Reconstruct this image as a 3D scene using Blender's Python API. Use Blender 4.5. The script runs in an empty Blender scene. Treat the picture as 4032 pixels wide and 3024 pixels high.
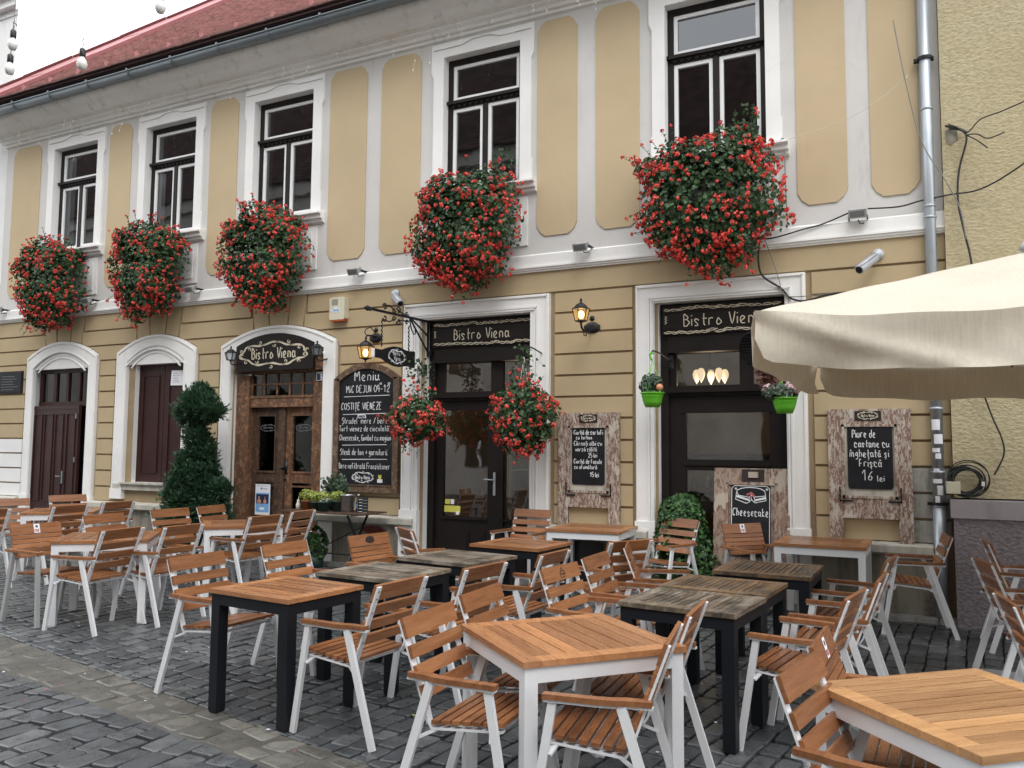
import bpy, math, random
from mathutils import Vector, Matrix
random.seed(7)
S = bpy.context.scene
COL = S.collection
PI = math.pi
WY = 8.85                      # plane of the facade

# ------------------------------------------------------------------ materials
def nt(name):
    m = bpy.data.materials.new(name); m.use_nodes = True
    n = m.node_tree; b = n.nodes['Principled BSDF']
    return m, n, b
def N(n, t, **kw):
    x = n.nodes.new(t)
    for k, v in kw.items():
        if k in x.inputs: x.inputs[k].default_value = v
        else: setattr(x, k, v)
    return x
def L(n, a, b): n.links.new(a, b)
def coords(n, kind='Object', scale=(1, 1, 1)):
    tc = N(n, 'ShaderNodeTexCoord'); mp = N(n, 'ShaderNodeMapping'); mp.inputs['Scale'].default_value = scale
    L(n, tc.outputs[kind], mp.inputs['Vector']); return mp.outputs['Vector']
def ramp(n, fac, stops):
    r = N(n, 'ShaderNodeValToRGB'); e = r.color_ramp.elements
    e[0].position = stops[0][0]; e[0].color = (*stops[0][1], 1)
    e[1].position = stops[-1][0]; e[1].color = (*stops[-1][1], 1)
    for p, c in stops[1:-1]:
        q = e.new(p); q.color = (*c, 1)
    L(n, fac, r.inputs['Fac']); return r.outputs['Color']
def mix(n, fac, a, b, mode='MIX'):
    m = N(n, 'ShaderNodeMix', data_type='RGBA', blend_type=mode)
    for s, i in ((fac, 0), (a, 6), (b, 7)):
        if hasattr(s, 'links'): L(n, s, m.inputs[i])
        elif i == 0: m.inputs[0].default_value = s
        else: m.inputs[i].default_value = (*s, 1)
    return m.outputs[2]
def noise(n, vec, scale, detail=4, rough=.55, dist=0):
    x = N(n, 'ShaderNodeTexNoise', Scale=scale, Detail=detail, Roughness=rough, Distortion=dist); L(n, vec, x.inputs['Vector']); return x.outputs['Fac']
def bump(n, b, h, strength, dist=.01):
    x = N(n, 'ShaderNodeBump', Strength=strength, Distance=dist); L(n, h, x.inputs['Height']); L(n, x.outputs['Normal'], b.inputs['Normal'])
def plain(name, col, rough=.5, metal=0, var=.12, bmp=0, bs=60, emit=None, es=0, scale=3):
    m, n, b = nt(name)
    v = coords(n)
    f = noise(n, v, scale, 5)
    c0 = tuple(x * (1 - var) for x in col); c1 = tuple(min(1, x * (1 + var)) for x in col)
    L(n, ramp(n, f, [(.3, c0), (.7, c1)]), b.inputs['Base Color'])
    b.inputs['Roughness'].default_value = rough; b.inputs['Metallic'].default_value = metal
    if bmp: bump(n, b, noise(n, v, bs, 3), bmp)
    if emit: b.inputs['Emission Color'].default_value = (*emit, 1); b.inputs['Emission Strength'].default_value = es
    return m
def plaster(name, col, stain, sfac=(.55, .75), bs=40, bst=.25):
    m, n, b = nt(name); v = coords(n)
    big = noise(n, v, 1.1, 6, .6)
    c = ramp(n, big, [(.3, tuple(x * .93 for x in col)), (.7, tuple(min(1, x * 1.05) for x in col))])
    vs = coords(n, scale=(6, 6, .8)); st = noise(n, vs, 1.0, 6, .65)
    mk = ramp(n, st, [(sfac[0], (0, 0, 0)), (sfac[1], (1, 1, 1))])
    fine = noise(n, v, 25, 4)
    mk2 = mix(n, .5, mk, ramp(n, fine, [(.35, (0, 0, 0)), (.7, (1, 1, 1))]), 'MULTIPLY')
    L(n, mix(n, mk2, c, stain), b.inputs['Base Color'])
    b.inputs['Roughness'].default_value = .85; b.inputs['Specular IOR Level'].default_value = .2
    vo = N(n, 'ShaderNodeTexVoronoi', feature='DISTANCE_TO_EDGE', Scale=.9); nv = N(n, 'ShaderNodeTexNoise', Scale=5, Detail=5); L(n, v, nv.inputs['Vector'])
    av = N(n, 'ShaderNodeVectorMath', operation='ADD'); sv = N(n, 'ShaderNodeVectorMath', operation='SCALE'); sv.inputs['Scale'].default_value = .35
    L(n, nv.outputs['Color'], sv.inputs[0]); L(n, v, av.inputs[0]); L(n, sv.outputs[0], av.inputs[1]); L(n, av.outputs[0], vo.inputs['Vector'])
    ck = ramp(n, vo.outputs['Distance'], [(0, (.25, .25, .25)), (.005, (0, 0, 0))])
    gate = ramp(n, noise(n, v, .7, 3), [(.5, (0, 0, 0)), (.6, (1, 1, 1))]); ck = mix(n, 1, ck, gate, 'MULTIPLY')
    L(n, mix(n, ck, b.inputs['Base Color'].links[0].from_socket, stain), b.inputs['Base Color'])
    bump(n, b, noise(n, v, bs, 4), bst, .006)
    return m
def teak(name, a, b2, c2, rough=.33, wear=None, wf=(.45, .6), grain=(.9, 9, 9)):
    m, n, b = nt(name)
    g = N(n, 'ShaderNodeNewGeometry'); oi = N(n, 'ShaderNodeObjectInfo')
    v = coords(n, scale=grain)
    ad = N(n, 'ShaderNodeVectorMath', operation='ADD'); L(n, v, ad.inputs[0])
    sc = N(n, 'ShaderNodeVectorMath', operation='SCALE'); sc.inputs['Scale'].default_value = 37
    cmb = N(n, 'ShaderNodeCombineXYZ'); L(n, g.outputs['Random Per Island'], cmb.inputs[0]); L(n, g.outputs['Random Per Island'], cmb.inputs[1]); L(n, oi.outputs['Random'], cmb.inputs[2])
    L(n, cmb.outputs[0], sc.inputs[0]); L(n, sc.outputs[0], ad.inputs[1])
    f1 = noise(n, ad.outputs[0], 3, 5, .6, .5)
    col = ramp(n, f1, [(.25, a), (.5, b2), (.78, c2)])
    isl = ramp(n, g.outputs['Random Per Island'], [(0, (.62, .58, .55)), (.5, (.9, .9, .9)), (1, (1.22, 1.2, 1.12))])
    col = mix(n, 1, col, isl, 'MULTIPLY')
    if wear:
        vw = coords(n, scale=(1, 1, 1)); f2 = noise(n, ad.outputs[0], 2.2, 8, .75, .6)
        col = mix(n, ramp(n, f2, [(wf[0], (0, 0, 0)), (wf[1], (1, 1, 1))]), col, wear)
        f3 = noise(n, vw, 3, 5, .6)
        col = mix(n, ramp(n, f3, [(.5, (0, 0, 0)), (.62, (.9, .9, .9))]), col, (.035, .028, .022))
    col = mix(n, 1, col, ramp(n, oi.outputs['Random'], [(0, (.80, .78, .76)), (.5, (1, 1, 1)), (1, (1.16, 1.2, 1.22))]), 'MULTIPLY')
    L(n, col, b.inputs['Base Color'])
    rr = ramp(n, noise(n, v, 9, 4), [(.35, (rough * .7,) * 3), (.7, (min(1, rough * 1.6),) * 3)]); L(n, rr, b.inputs['Roughness'])
    bump(n, b, noise(n, v, 120, 3), .12, .002)
    return m
def peeled(name, wood, paints, sc=28):
    m, n, b = nt(name); v = coords(n, scale=(1, 1, .33))
    f = noise(n, v, sc, 5, .6, .8); f2 = noise(n, v, sc * .35, 4, .6)
    c = mix(n, ramp(n, f, [(.46, (0, 0, 0)), (.5, (1, 1, 1))]), wood, paints[0])
    c = mix(n, ramp(n, noise(n, v, sc * .8, 6, .7, 1.5), [(.53, (0, 0, 0)), (.56, (1, 1, 1))]), c, paints[1])
    c = mix(n, ramp(n, f2, [(.56, (0, 0, 0)), (.6, (1, 1, 1))]), c, paints[2])
    L(n, c, b.inputs['Base Color']); b.inputs['Roughness'].default_value = .8
    bump(n, b, f, .6, .004)
    return m
def oldwood(name, a, c, rough=.7):
    m, n, b = nt(name); v = coords(n, scale=(14, 14, 1.1))
    f = noise(n, v, 2.2, 8, .7, .4); v2 = coords(n); f2 = noise(n, v2, 14, 6, .7, .6)
    col = ramp(n, f, [(.3, a), (.7, c)])
    col = mix(n, ramp(n, f2, [(.5, (0, 0, 0)), (.62, (.75, .75, .75))]), col, tuple(x * 2.0 for x in c))
    L(n, col, b.inputs['Base Color']); b.inputs['Roughness'].default_value = rough
    bump(n, b, f2, .8, .01); return m
def glassmat(name, tint, refl, clear):
    """window glass: part see-through, part mirror by Fresnel"""
    m, n, b = nt(name); n.nodes.remove(b); out = n.nodes['Material Output']
    t = N(n, 'ShaderNodeBsdfTransparent'); t.inputs[0].default_value = (*[x * clear for x in tint], 1)
    g = N(n, 'ShaderNodeBsdfGlossy'); g.inputs['Roughness'].default_value = .02; g.inputs['Color'].default_value = (.95, .97, 1, 1)
    v = coords(n); bp = N(n, 'ShaderNodeBump', Strength=.08, Distance=.02); L(n, noise(n, v, 1.6, 2), bp.inputs['Height']); L(n, bp.outputs[0], g.inputs['Normal'])
    fr = N(n, 'ShaderNodeFresnel', IOR=refl)
    mx = N(n, 'ShaderNodeMixShader'); L(n, fr.outputs[0], mx.inputs[0]); L(n, t.outputs[0], mx.inputs[1]); L(n, g.outputs[0], mx.inputs[2]); L(n, mx.outputs[0], out.inputs['Surface'])
    return m
def leafmat(name, a, b2, rough=.5, tr=.15):
    m, n, b = nt(name); g = N(n, 'ShaderNodeNewGeometry')
    L(n, ramp(n, g.outputs['Random Per Island'], [(0, a), (1, b2)]), b.inputs['Base Color'])
    b.inputs['Roughness'].default_value = rough
    out = n.nodes['Material Output']; t = N(n, 'ShaderNodeBsdfTranslucent'); t.inputs[0].default_value = (*b2, 1)
    mx = N(n, 'ShaderNodeMixShader'); mx.inputs[0].default_value = tr
    L(n, b.outputs[0], mx.inputs[1]); L(n, t.outputs[0], mx.inputs[2]); L(n, mx.outputs[0], out.inputs['Surface'])
    return m

MT = {}
MT['yellow'] = plaster('yellow_plaster', (.455, .36, .225), (.31, .25, .17), (.6, .9))
MT['panel'] = plaster('tan_panel_paint', (.52, .415, .27), (.42, .34, .23), (.62, .95), bst=.1)
MT['groove'] = plain('groove_plaster', (.30, .225, .135), .9)
MT['upper'] = plaster('grey_white_plaster', (.60, .59, .575), (.36, .35, .34), (.6, .85), bst=.15)
MT['cornice'] = plaster('cornice_plaster', (.80, .79, .77), (.42, .41, .39), (.56, .8), bst=.15)
MT['white'] = plaster('white_trim', (.80, .80, .79), (.5, .49, .46), (.64, .9), bst=.1)
MT['whitewall'] = plaster('white_painted_blocks', (.78, .79, .79), (.5, .5, .5), (.6, .9))
MT['stone'] = plaster('plinth_stone', (.29, .27, .22), (.13, .12, .10), (.42, .6), 14, 1)
MT['rubble'] = plaster('bare_grey_render', (.42, .42, .39), (.2, .2, .19), (.42, .6), 9, 1)
MT['ledge'] = plaster('ledge_stone', (.50, .48, .42), (.22, .21, .19), (.45, .7), 20, .5)
def rough_wall():
    m, n, b = nt('rough_yellow_render'); v = coords(n, scale=(1, 1, 1.6))
    f = noise(n, v, 24, 7, .62, .2); big = noise(n, v, 1.2, 4)
    c = ramp(n, f, [(.35, (.385, .33, .205)), (.62, (.50, .44, .29))])
    c = mix(n, ramp(n, big, [(.4, (0, 0, 0)), (.7, (.5, .5, .5))]), c, (.40, .33, .19))
    L(n, c, b.inputs['Base Color']); b.inputs['Roughness'].default_value = .9
    bump(n, b, f, .8, .02); return m
MT['roughyellow'] = rough_wall()
def lilac():
    m, n, b = nt('rough_lilac_render'); v = coords(n, scale=(1, 1, 1.5)); f = noise(n, v, 24, 6, .6, .2)
    L(n, ramp(n, f, [(.3, (.17, .145, .155)), (.7, (.31, .275, .295))]), b.inputs['Base Color']); b.inputs['Roughness'].default_value = .85
    bump(n, b, f, 1, .035); return m
MT['lilac'] = lilac()
MT['lilacband'] = plaster('lilac_band', (.36, .33, .35), (.2, .18, .19), (.5, .8))
MT['teak'] = teak('teak_slats', (.155, .060, .024), (.25, .103, .043), (.33, .148, .065))
def tops(nm, gr):
    MT['teaktop' + nm] = teak('teak_table_top' + nm, (.22, .092, .040), (.31, .140, .062), (.39, .19, .09), .3, grain=gr)
    MT['honey' + nm] = teak('honey_teak_top' + nm, (.33, .17, .078), (.45, .25, .118), (.55, .32, .16), .3, grain=gr)
    MT['worn' + nm] = teak('weathered_teak' + nm, (.06, .042, .028), (.125, .09, .06), (.20, .15, .105), .5, (.27, .24, .20), (.46, .62), gr)
    MT['worn2' + nm] = teak('half_weathered_teak' + nm, (.07, .042, .026), (.145, .085, .045), (.23, .135, .07), .45, (.11, .095, .075), (.5, .65), gr)
tops('', (.9, 9, 9)); tops('y', (9, .9, 9))
MT['darkteak'] = teak('dark_teak', (.10, .045, .022), (.17, .078, .035), (.24, .115, .052), .45)
MT['wmetal'] = plain('white_powder_coat', (.70, .715, .74), .35, var=.05)
MT['gmetal'] = plain('grey_powder_coat', (.36, .37, .37), .4, var=.08)
MT['bmetal'] = plain('black_powder_coat', (.008, .010, .014), .5, var=.2)
MT['bolt'] = plain('steel_bolt', (.35, .36, .38), .4, .8)
MT['maroon'] = plain('maroon_paint', (.034, .012, .010), .5, var=.2, bmp=.1)
MT['brown'] = plain('black_brown_paint', (.011, .008, .0075), .5, var=.25, bmp=.1)
MT['winbrown'] = plain('window_brown_paint', (.014, .010, .009), .5, var=.2)
MT['winwhite'] = plain('window_white_paint', (.82, .83, .84), .35, var=.04)
MT['oldwood'] = oldwood('weathered_oak', (.055, .026, .013), (.17, .085, .043))
MT['olddark'] = oldwood('dark_weathered_oak', (.030, .016, .010), (.075, .040, .022))
MT['framewood'] = oldwood('menu_frame_wood', (.06, .035, .022), (.15, .095, .06))
MT['chalkboard'] = plain('chalkboard', (.012, .013, .017), .6, var=.35, scale=5)
MT['chalk'] = plain('chalk', (.72, .74, .76), .9, var=.1)
MT['cream'] = plain('cream_sign_paint', (.66, .60, .46), .7, var=.06)
MT['chalkred'] = plain('red_chalk', (.45, .12, .12), .9)
MT['chalkgrey'] = plain('grey_chalk', (.16, .17, .18), .9)
MT['peel1'] = peeled('peeling_shutter_paint', (.21, .135, .10), [(.42, .36, .31), (.19, .10, .075), (.50, .45, .39)], 40)
MT['peel2'] = peeled('worn_shutter_paint', (.24, .155, .115), [(.33, .25, .20), (.15, .09, .065), (.42, .36, .30)], 26)
MT['zinc'] = plain('galvanised_steel', (.42, .46, .50), .38, .55, var=.08)
MT['gutter'] = plain('painted_gutter', (.20, .235, .26), .45, .3, var=.1)
MT['flash'] = plain('rose_flashing', (.40, .165, .17), .5, var=.07)
MT['eave_lip_shade'] = plain('eave_board', (.075, .038, .038), .8)  # eave boards, and the shade painted under each tile lip
MT['green'] = plain('lime_plastic', (.13, .52, .03), .38, var=.04)
MT['pot'] = plain('terracotta', (.25, .085, .035), .6)
MT['gpot'] = plain('dark_green_pot', (.018, .05, .042), .5)
MT['blackpl'] = plain('black_plastic', (.012, .012, .014), .4)
MT['iron'] = plain('black_iron', (.010, .011, .014), .42, .3, var=.2)
MT['cable'] = plain('black_cable', (.015, .015, .016), .55)
MT['cableg'] = plain('grey_cable', (.20, .19, .17), .6)
MT['paper'] = plain('white_paper', (.74, .75, .80), .8, var=.03)
MT['ink'] = plain('printed_ink', (.12, .13, .16), .8)
MT['blue'] = plain('poster_blue', (.18, .38, .68), .6, var=.05)
MT['navy'] = plain('navy_print', (.012, .018, .06), .5)
MT['camgrey'] = plain('camera_housing', (.46, .49, .53), .35, .1, var=.05)
MT['ivoryp'] = plain('ivory_plastic', (.62, .59, .46), .4, var=.04)
MT['orange'] = plain('orange_lens', (.45, .09, .02), .25)
MT['amber'] = plain('amber_glass', (.9, .42, .10), .2, emit=(1, .50, .14), es=.8)
MT['lampglow'] = plain('lit_lantern_panes', (.8, .6, .35), .3, emit=(1, .74, .40), es=.9)
MT['bulblit'] = plain('lit_bulb', (1, .9, .7), .3, emit=(1, .78, .45), es=9)
MT['frost'] = plain('frosted_pane', (.50, .55, .58), .25)
MT['dimpane'] = plain('dusty_pane', (.16, .17, .18), .2)
MT['opal'] = plain('opal_bulb', (.82, .82, .80), .3, var=.02)
MT['yellowst'] = plain('yellow_sticker', (.62, .58, .10), .6)
MT['steel'] = plain('brushed_steel', (.42, .42, .42), .25, .9, var=.1)
MT['clear'] = glassmat('bottle_plastic', (.8, .9, 1), 1.45, .8)
MT['peach'] = plain('apple_skin', (.62, .28, .15), .4, var=.25, scale=9)
MT['soil'] = plain('potting_soil', (.03, .02, .014), .95)
MT['redsm'] = plain('red_paint_daub', (.15, .03, .025), .8)
MT['burn'] = plain('scorched_wood', (.02, .010, .010), .6)
MT['room'] = plain('dim_room', (.22, .18, .14), .9)
MT['pendlit'] = plain('lit_glass_shade', (1, .9, .7), .3, emit=(1, .70, .40), es=.8)
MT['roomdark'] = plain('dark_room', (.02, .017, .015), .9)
MT['fridge'] = plain('white_fridge', (.6, .63, .62), .4)
MT['glass'] = glassmat('upper_window_glass', (.55, .6, .65), 2.0, .3)
MT['shopglass'] = glassmat('bistro_glass', (.75, .8, .85), 2.3, .85)
MT['oldglass'] = glassmat('old_pane_glass', (.5, .5, .5), 1.65, .35)
MT['leaf'] = leafmat('geranium_leaf', (.012, .035, .012), (.055, .125, .040))
MT['petal'] = leafmat('geranium_petal', (.42, .018, .016), (.95, .13, .10), .5, .2)
MT['pink'] = leafmat('pink_petal', (.55, .25, .30), (.8, .6, .62), .5, .2)
MT['needle'] = leafmat('conifer_sprays', (.018, .052, .028), (.070, .145, .075), .5, .2)
MT['ivyleaf'] = leafmat('ivy_leaf', (.012, .045, .014), (.07, .17, .045))
MT['lime_leaf'] = leafmat('pale_herb_leaf', (.22, .26, .05), (.42, .50, .12))
MT['grey_leaf'] = leafmat('grey_green_leaf', (.04, .075, .045), (.12, .18, .12))
MT['bronze_leaf'] = leafmat('bronze_leaf', (.08, .035, .025), (.25, .13, .10))
def canopy_mat():
    m, n, b = nt('cream_canvas'); v = coords(n, scale=(60, 60, 1.2)); f = noise(n, v, 1, 4, .6); v2 = coords(n, scale=(1, 1, 1)); g = noise(n, v2, 2.5, 4)
    c = ramp(n, f, [(.3, (.50, .455, .37)), (.7, (.64, .595, .50))]); c = mix(n, ramp(n, g, [(.3, (0, 0, 0)), (.7, (.6, .6, .6))]), c, (.64, .60, .51))
    L(n, c, b.inputs['Base Color']); b.inputs['Roughness'].default_value = .85; bump(n, b, g, .5, .03)
    out = n.nodes['Material Output']; t = N(n, 'ShaderNodeBsdfTranslucent'); t.inputs[0].default_value = (.75, .58, .36, 1)
    mx = N(n, 'ShaderNodeMixShader'); mx.inputs[0].default_value = .13
    L(n, b.outputs[0], mx.inputs[1]); L(n, t.outputs[0], mx.inputs[2]); L(n, mx.outputs[0], out.inputs['Surface']); return m
MT['canvas'] = canopy_mat()
def cobble_mat(name, lo, mid, hi, rough=.42):
    m, n, b = nt(name); g = N(n, 'ShaderNodeNewGeometry'); v = coords(n)
    c = ramp(n, g.outputs['Random Per Island'], [(0, lo), (.5, mid), (1, hi)])
    f = noise(n, v, 9, 6, .65, .4); f2 = noise(n, v, 1.1, 4)
    c = mix(n, ramp(n, f, [(.42, (0, 0, 0)), (.7, (.75, .75, .75))]), c, tuple(x * .42 for x in mid))
    c = mix(n, ramp(n, f2, [(.42, (0, 0, 0)), (.66, (.6, .6, .6))]), c, tuple(x * .55 for x in mid))
    L(n, c, b.inputs['Base Color'])
    L(n, ramp(n, f, [(.3, (rough * 1.25,) * 3), (.65, (rough * .5,) * 3)]), b.inputs['Roughness'])
    bump(n, b, noise(n, v, 38, 5, .6), .55, .008); return m
MT['cobble'] = cobble_mat('basalt_setts', (.048, .054, .061), (.080, .088, .094), (.135, .142, .146))
MT['bandstone'] = cobble_mat('sandstone_gutter_setts', (.088, .085, .075), (.128, .123, .107), (.195, .187, .165))
MT['joint'] = plain('wet_sand_joint', (.028, .026, .022), .8, bmp=.6, bs=30)
MT['bandjoint'] = plain('mortar_joint', (.074, .069, .058), .75, var=.3, bmp=.5, bs=25)
MT['kerb'] = plaster('kerb_stone', (.34, .34, .32), (.15, .15, .14), (.45, .65), 15, .8)
def tile_mat():
    m, n, b = nt('clay_roof_tiles'); v = coords(n); g = N(n, 'ShaderNodeNewGeometry')
    c = ramp(n, g.outputs['Random Per Island'], [(0, (.27, .125, .115)), (1, (.42, .215, .20))])
    c = mix(n, ramp(n, noise(n, v, 5, 6, .7), [(.45, (0, 0, 0)), (.7, (.6, .6, .6))]), c, (.17, .09, .085))
    L(n, c, b.inputs['Base Color']); b.inputs['Roughness'].default_value = .75; return m
MT['tile'] = tile_mat()
MT['tilelip'] = plain('lit_tile_edges', (.56, .35, .33), .7, var=.3, scale=7)  # paler tile lips, painted as if the lower edges catch light
MT['opwall'] = plain('opposite_plaster', (.46, .44, .40), .9, var=.2, scale=1)
MT['opptile'] = plain('old_brown_tiles', (.085, .055, .048), .85, var=.4, scale=2)

for k_ in ('brown', 'winbrown', 'bmetal', 'maroon', 'chalkboard'): MT[k_].node_tree.nodes['Principled BSDF'].inputs['Specular IOR Level'].default_value = .25
# ------------------------------------------------------------------ mesh builder
class MB:
    def __init__(s): s.v = []; s.f = []; s.m = []
    def add(s, vs, fs, mi=0):
        o = len(s.v); s.v += [tuple(p) for p in vs]; s.f += [tuple(i + o for i in f) for f in fs]; s.m += [mi] * len(fs); return s
    def box(s, x0, x1, y0, y1, z0, z1, mi=0, M=None):
        vs = [(x, y, z) for z in (z0, z1) for y in (y0, y1) for x in (x0, x1)]
        if M: vs = [M @ Vector(p) for p in vs]
        return s.add(vs, [(0, 2, 3, 1), (4, 5, 7, 6), (0, 1, 5, 4), (2, 6, 7, 3), (0, 4, 6, 2), (1, 3, 7, 5)], mi)
    def prism(s, poly, y0, y1, mi=0):
        """poly in x,z (any winding); y0 front (towards camera), y1 back"""
        a = sum(poly[i][0] * poly[(i + 1) % len(poly)][1] - poly[(i + 1) % len(poly)][0] * poly[i][1] for i in range(len(poly)))
        if a < 0: poly = poly[::-1]
        n = len(poly); vs = [(x, y0, z) for x, z in poly] + [(x, y1, z) for x, z in poly]
        return s.add(vs, [tuple(range(n)), tuple(range(2 * n - 1, n - 1, -1))] + [(i + n, (i + 1) % n + n, (i + 1) % n, i) for i in range(n)], mi)
    def extr(s, prof, x0, x1, mi=0):
        """profile in y,z extruded along x (closed)"""
        n = len(prof); vs = [(x0, y, z) for y, z in prof] + [(x1, y, z) for y, z in prof]
        return s.add(vs, [tuple(range(n)), tuple(range(2 * n - 1, n - 1, -1))] + [(i, i + n, (i + 1) % n + n, (i + 1) % n) for i in range(n)], mi)
    def bar(s, p, q, w, t, up=(0, 0, 1), mi=0, w2=None, t2=None):
        p, q = Vector(p), Vector(q); d = (q - p).normalized(); a = d.cross(Vector(up))
        if a.length < 1e-4: a = d.cross(Vector((0, 1, 0)))
        a.normalize(); b = a.cross(d).normalized(); w2 = w2 or w; t2 = t2 or t; vs = []
        for c, ww, tt in ((p, w, t), (q, w2, t2)):
            for i, j in ((-1, -1), (1, -1), (1, 1), (-1, 1)): vs.append(c + a * (i * ww / 2) + b * (j * tt / 2))
        return s.add(vs, [(3, 2, 1, 0), (4, 5, 6, 7)] + [(i, (i + 1) % 4, (i + 1) % 4 + 4, i + 4) for i in range(4)], mi)
    def tube(s, pts, r, n=6, mi=0, close=False):
        pts = [Vector(p) for p in pts]; k = len(pts); rr = r if isinstance(r, (list, tuple)) else [r] * k; vs = []; fs = []; a = None
        for i, p in enumerate(pts):
            d = (pts[(i + 1) % k] - pts[i - 1]) if close else (pts[min(i + 1, k - 1)] - pts[max(i - 1, 0)])
            d.normalize()
            if a is None: a = d.orthogonal().normalized()
            a = (a - d * a.dot(d)).normalized(); b = d.cross(a)
            for j in range(n): t = 2 * PI * j / n; vs.append(p + (a * math.cos(t) + b * math.sin(t)) * rr[i])
        for i in range(k if close else k - 1):
            for j in range(n): u = ((i + 1) % k) * n; fs.append((i * n + j, i * n + (j + 1) % n, u + (j + 1) % n, u + j))
        if not close: fs += [tuple(range(n - 1, -1, -1)), tuple(range((k - 1) * n, k * n))]
        return s.add(vs, fs, mi)
    def lathe(s, prof, c=(0, 0, 0), n=16, mi=0, axis=None, squash=(1, 1)):
        """prof list of (r, z)"""
        M = Matrix.Translation(c)
        if axis is not None: M = M @ Vector(axis).to_track_quat('Z', 'Y').to_matrix().to_4x4()
        vs = []; fs = []
        for r, z in prof:
            for j in range(n): t = 2 * PI * (j + .5) / n; vs.append(M @ Vector((r * math.cos(t) * squash[0], r * math.sin(t) * squash[1], z)))
        for i in range(len(prof) - 1):
            for j in range(n): fs.append((i * n + j, i * n + (j + 1) % n, (i + 1) * n + (j + 1) % n, (i + 1) * n + j))
        fs += [tuple(range(n - 1, -1, -1)), tuple(range((len(prof) - 1) * n, len(prof) * n))]
        return s.add(vs, fs, mi)
    def ball(s, c, r, n=10, mi=0, sq=(1, 1)):
        k = n // 2; return s.lathe([(max(1e-4, r * math.sin(PI * i / k)), -r * math.cos(PI * i / k) * sq[1]) for i in range(k + 1)], c, n, mi, squash=(sq[0], sq[0]))
    def build(s, name, mats, parent=None, smooth=False, loc=None):
        me = bpy.data.meshes.new(name); me.from_pydata(s.v, [], s.f); me.update()
        for m in (mats if isinstance(mats, (list, tuple)) else [mats]): me.materials.append(MT[m] if isinstance(m, str) else m)
        me.polygons.foreach_set('material_index', s.m)
        if smooth: me.polygons.foreach_set('use_smooth', [True] * len(s.f))
        o = bpy.data.objects.new(name, me); COL.objects.link(o)
        if parent: o.parent = parent
        if loc: o.location = loc
        return o
def tag(o, label=None, cat=None, group=None, kind=None):
    if label: o['label'] = label
    if cat: o['category'] = cat
    if group: o['group'] = group
    if kind: o['kind'] = kind
    return o
def empty(name, loc, label, cat, group=None, rz=0):
    o = bpy.data.objects.new(name, None); COL.objects.link(o); o.location = loc; o.rotation_euler = (0, 0, rz); o.empty_display_size = .1
    return tag(o, label, cat, group)
def world_child(o, root):
    """parts are modelled in world coordinates: keep them there under a root that is moved"""
    o.parent = root
    M = Matrix.Translation(root.location) @ root.rotation_euler.to_matrix().to_4x4()
    o.matrix_parent_inverse = M.inverted(); return o
def part(mb, name, mats, root, smooth=False):
    o = mb.build(name, mats, None, smooth); return world_child(o, root)
def sub(mb, name, mats, par, smooth=False):
    o = mb.build(name, mats, None, smooth); o.parent = par; return o
def tree_copy(o, parent=None):
    c = o.copy(); COL.objects.link(c)
    if parent: c.parent = parent
    for ch in o.children: tree_copy(ch, c)
    return c
GX, GY = -.0063, .0089
def gz(x, y): return GX * x + GY * (y - 5)

# ------------------------------------------------------------------ stroke lettering
# glyph strokes: pairs of digits x,y ; baseline y=2, x-height 6, capitals 9, descender 0
GL = {
'a': '46 43 52|45 26 15 13 22 43', 'b': '19 12|15 26 45 54 43 22 12', 'c': '45 36 16 13 22 42', 'd': '49 42|45 26 14 13 22 43', 'e': '13 45|45 36 26 15 13 22 42',
'f': '38 29 18 12|05 35', 'g': '46 26 14 23 44|46 41 20 10', 'h': '19 12|15 26 45 42', 'i': '16 12|18 18', 'k': '19 12|46 14 42', 'l': '19 13 22', 'm': '16 12|15 26 35 32|35 46 65 62',
'n': '16 12|15 26 45 42', 'o': '26 14 13 22 43 44 26', 'p': '16 10|15 26 45 43 22', 'r': '16 12|15 26 46', 's': '45 26 15 33 32 12', 't': '29 23 32|16 46', 'u': '16 13 22 43|46 43 52', 'v': '16 32 56', 'z': '16 46 12 42',
'A': '12 39 52|24 44', 'B': '12 19 38 47 36 16|36 54 43 32 12', 'C': '58 39 17 14 22 43', 'D': '12 19 38 56 43 12', 'E': '49 19 12 42|16 36', 'F': '69 19 12|16 46', 'G': '58 39 17 14 22 52 55 35', 'I': '19 12', 'J': '29 59|49 43 22 12',
'K': '19 12|59 15 52', 'L': '19 12 42', 'M': '12 19 35 59 62', 'N': '12 19 42 49', 'O': '39 17 14 32 54 57 39', 'P': '12 19 48 46 15', 'R': '12 19 48 46 15 52', 'S': '58 39 17 36 54 32 12', 'T': '19 59|39 32', 'U': '19 13 32 53 59', 'V': '19 32 59', 'Z': '19 59 12 52',
'0': '39 17 14 32 54 57 39', '1': '17 39 32', '2': '17 39 57 12 52', '3': '18 39 47 25 54 32 12', '5': '49 19 16 36 54 32 12', '6': '48 26 13 32 44 35 14', '9': '47 29 16 35 47 42',
'-': '15 45', '+': '15 55|37 33', '/': '12 59', ',': '22 10', '.': '12 12', '*': '15 15', ' ': '', "'": '29 27',
}
WID = {' ': 3.2, 'i': 2.2, 'l': 3, 'I': 2.4, '.': 2, ',': 3, '*': 3, 'm': 7.2, 'M': 7.4, 't': 4.6, "'": 3}
ACC = {'ă': ('a', 'b'), 'â': ('a', 'c'), 'î': ('i', 'c'), 'ș': ('s', 'v'), 'ț': ('t', 'v'), 'Ș': ('S', 'v'), 'Ț': ('T', 'v')}
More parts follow.
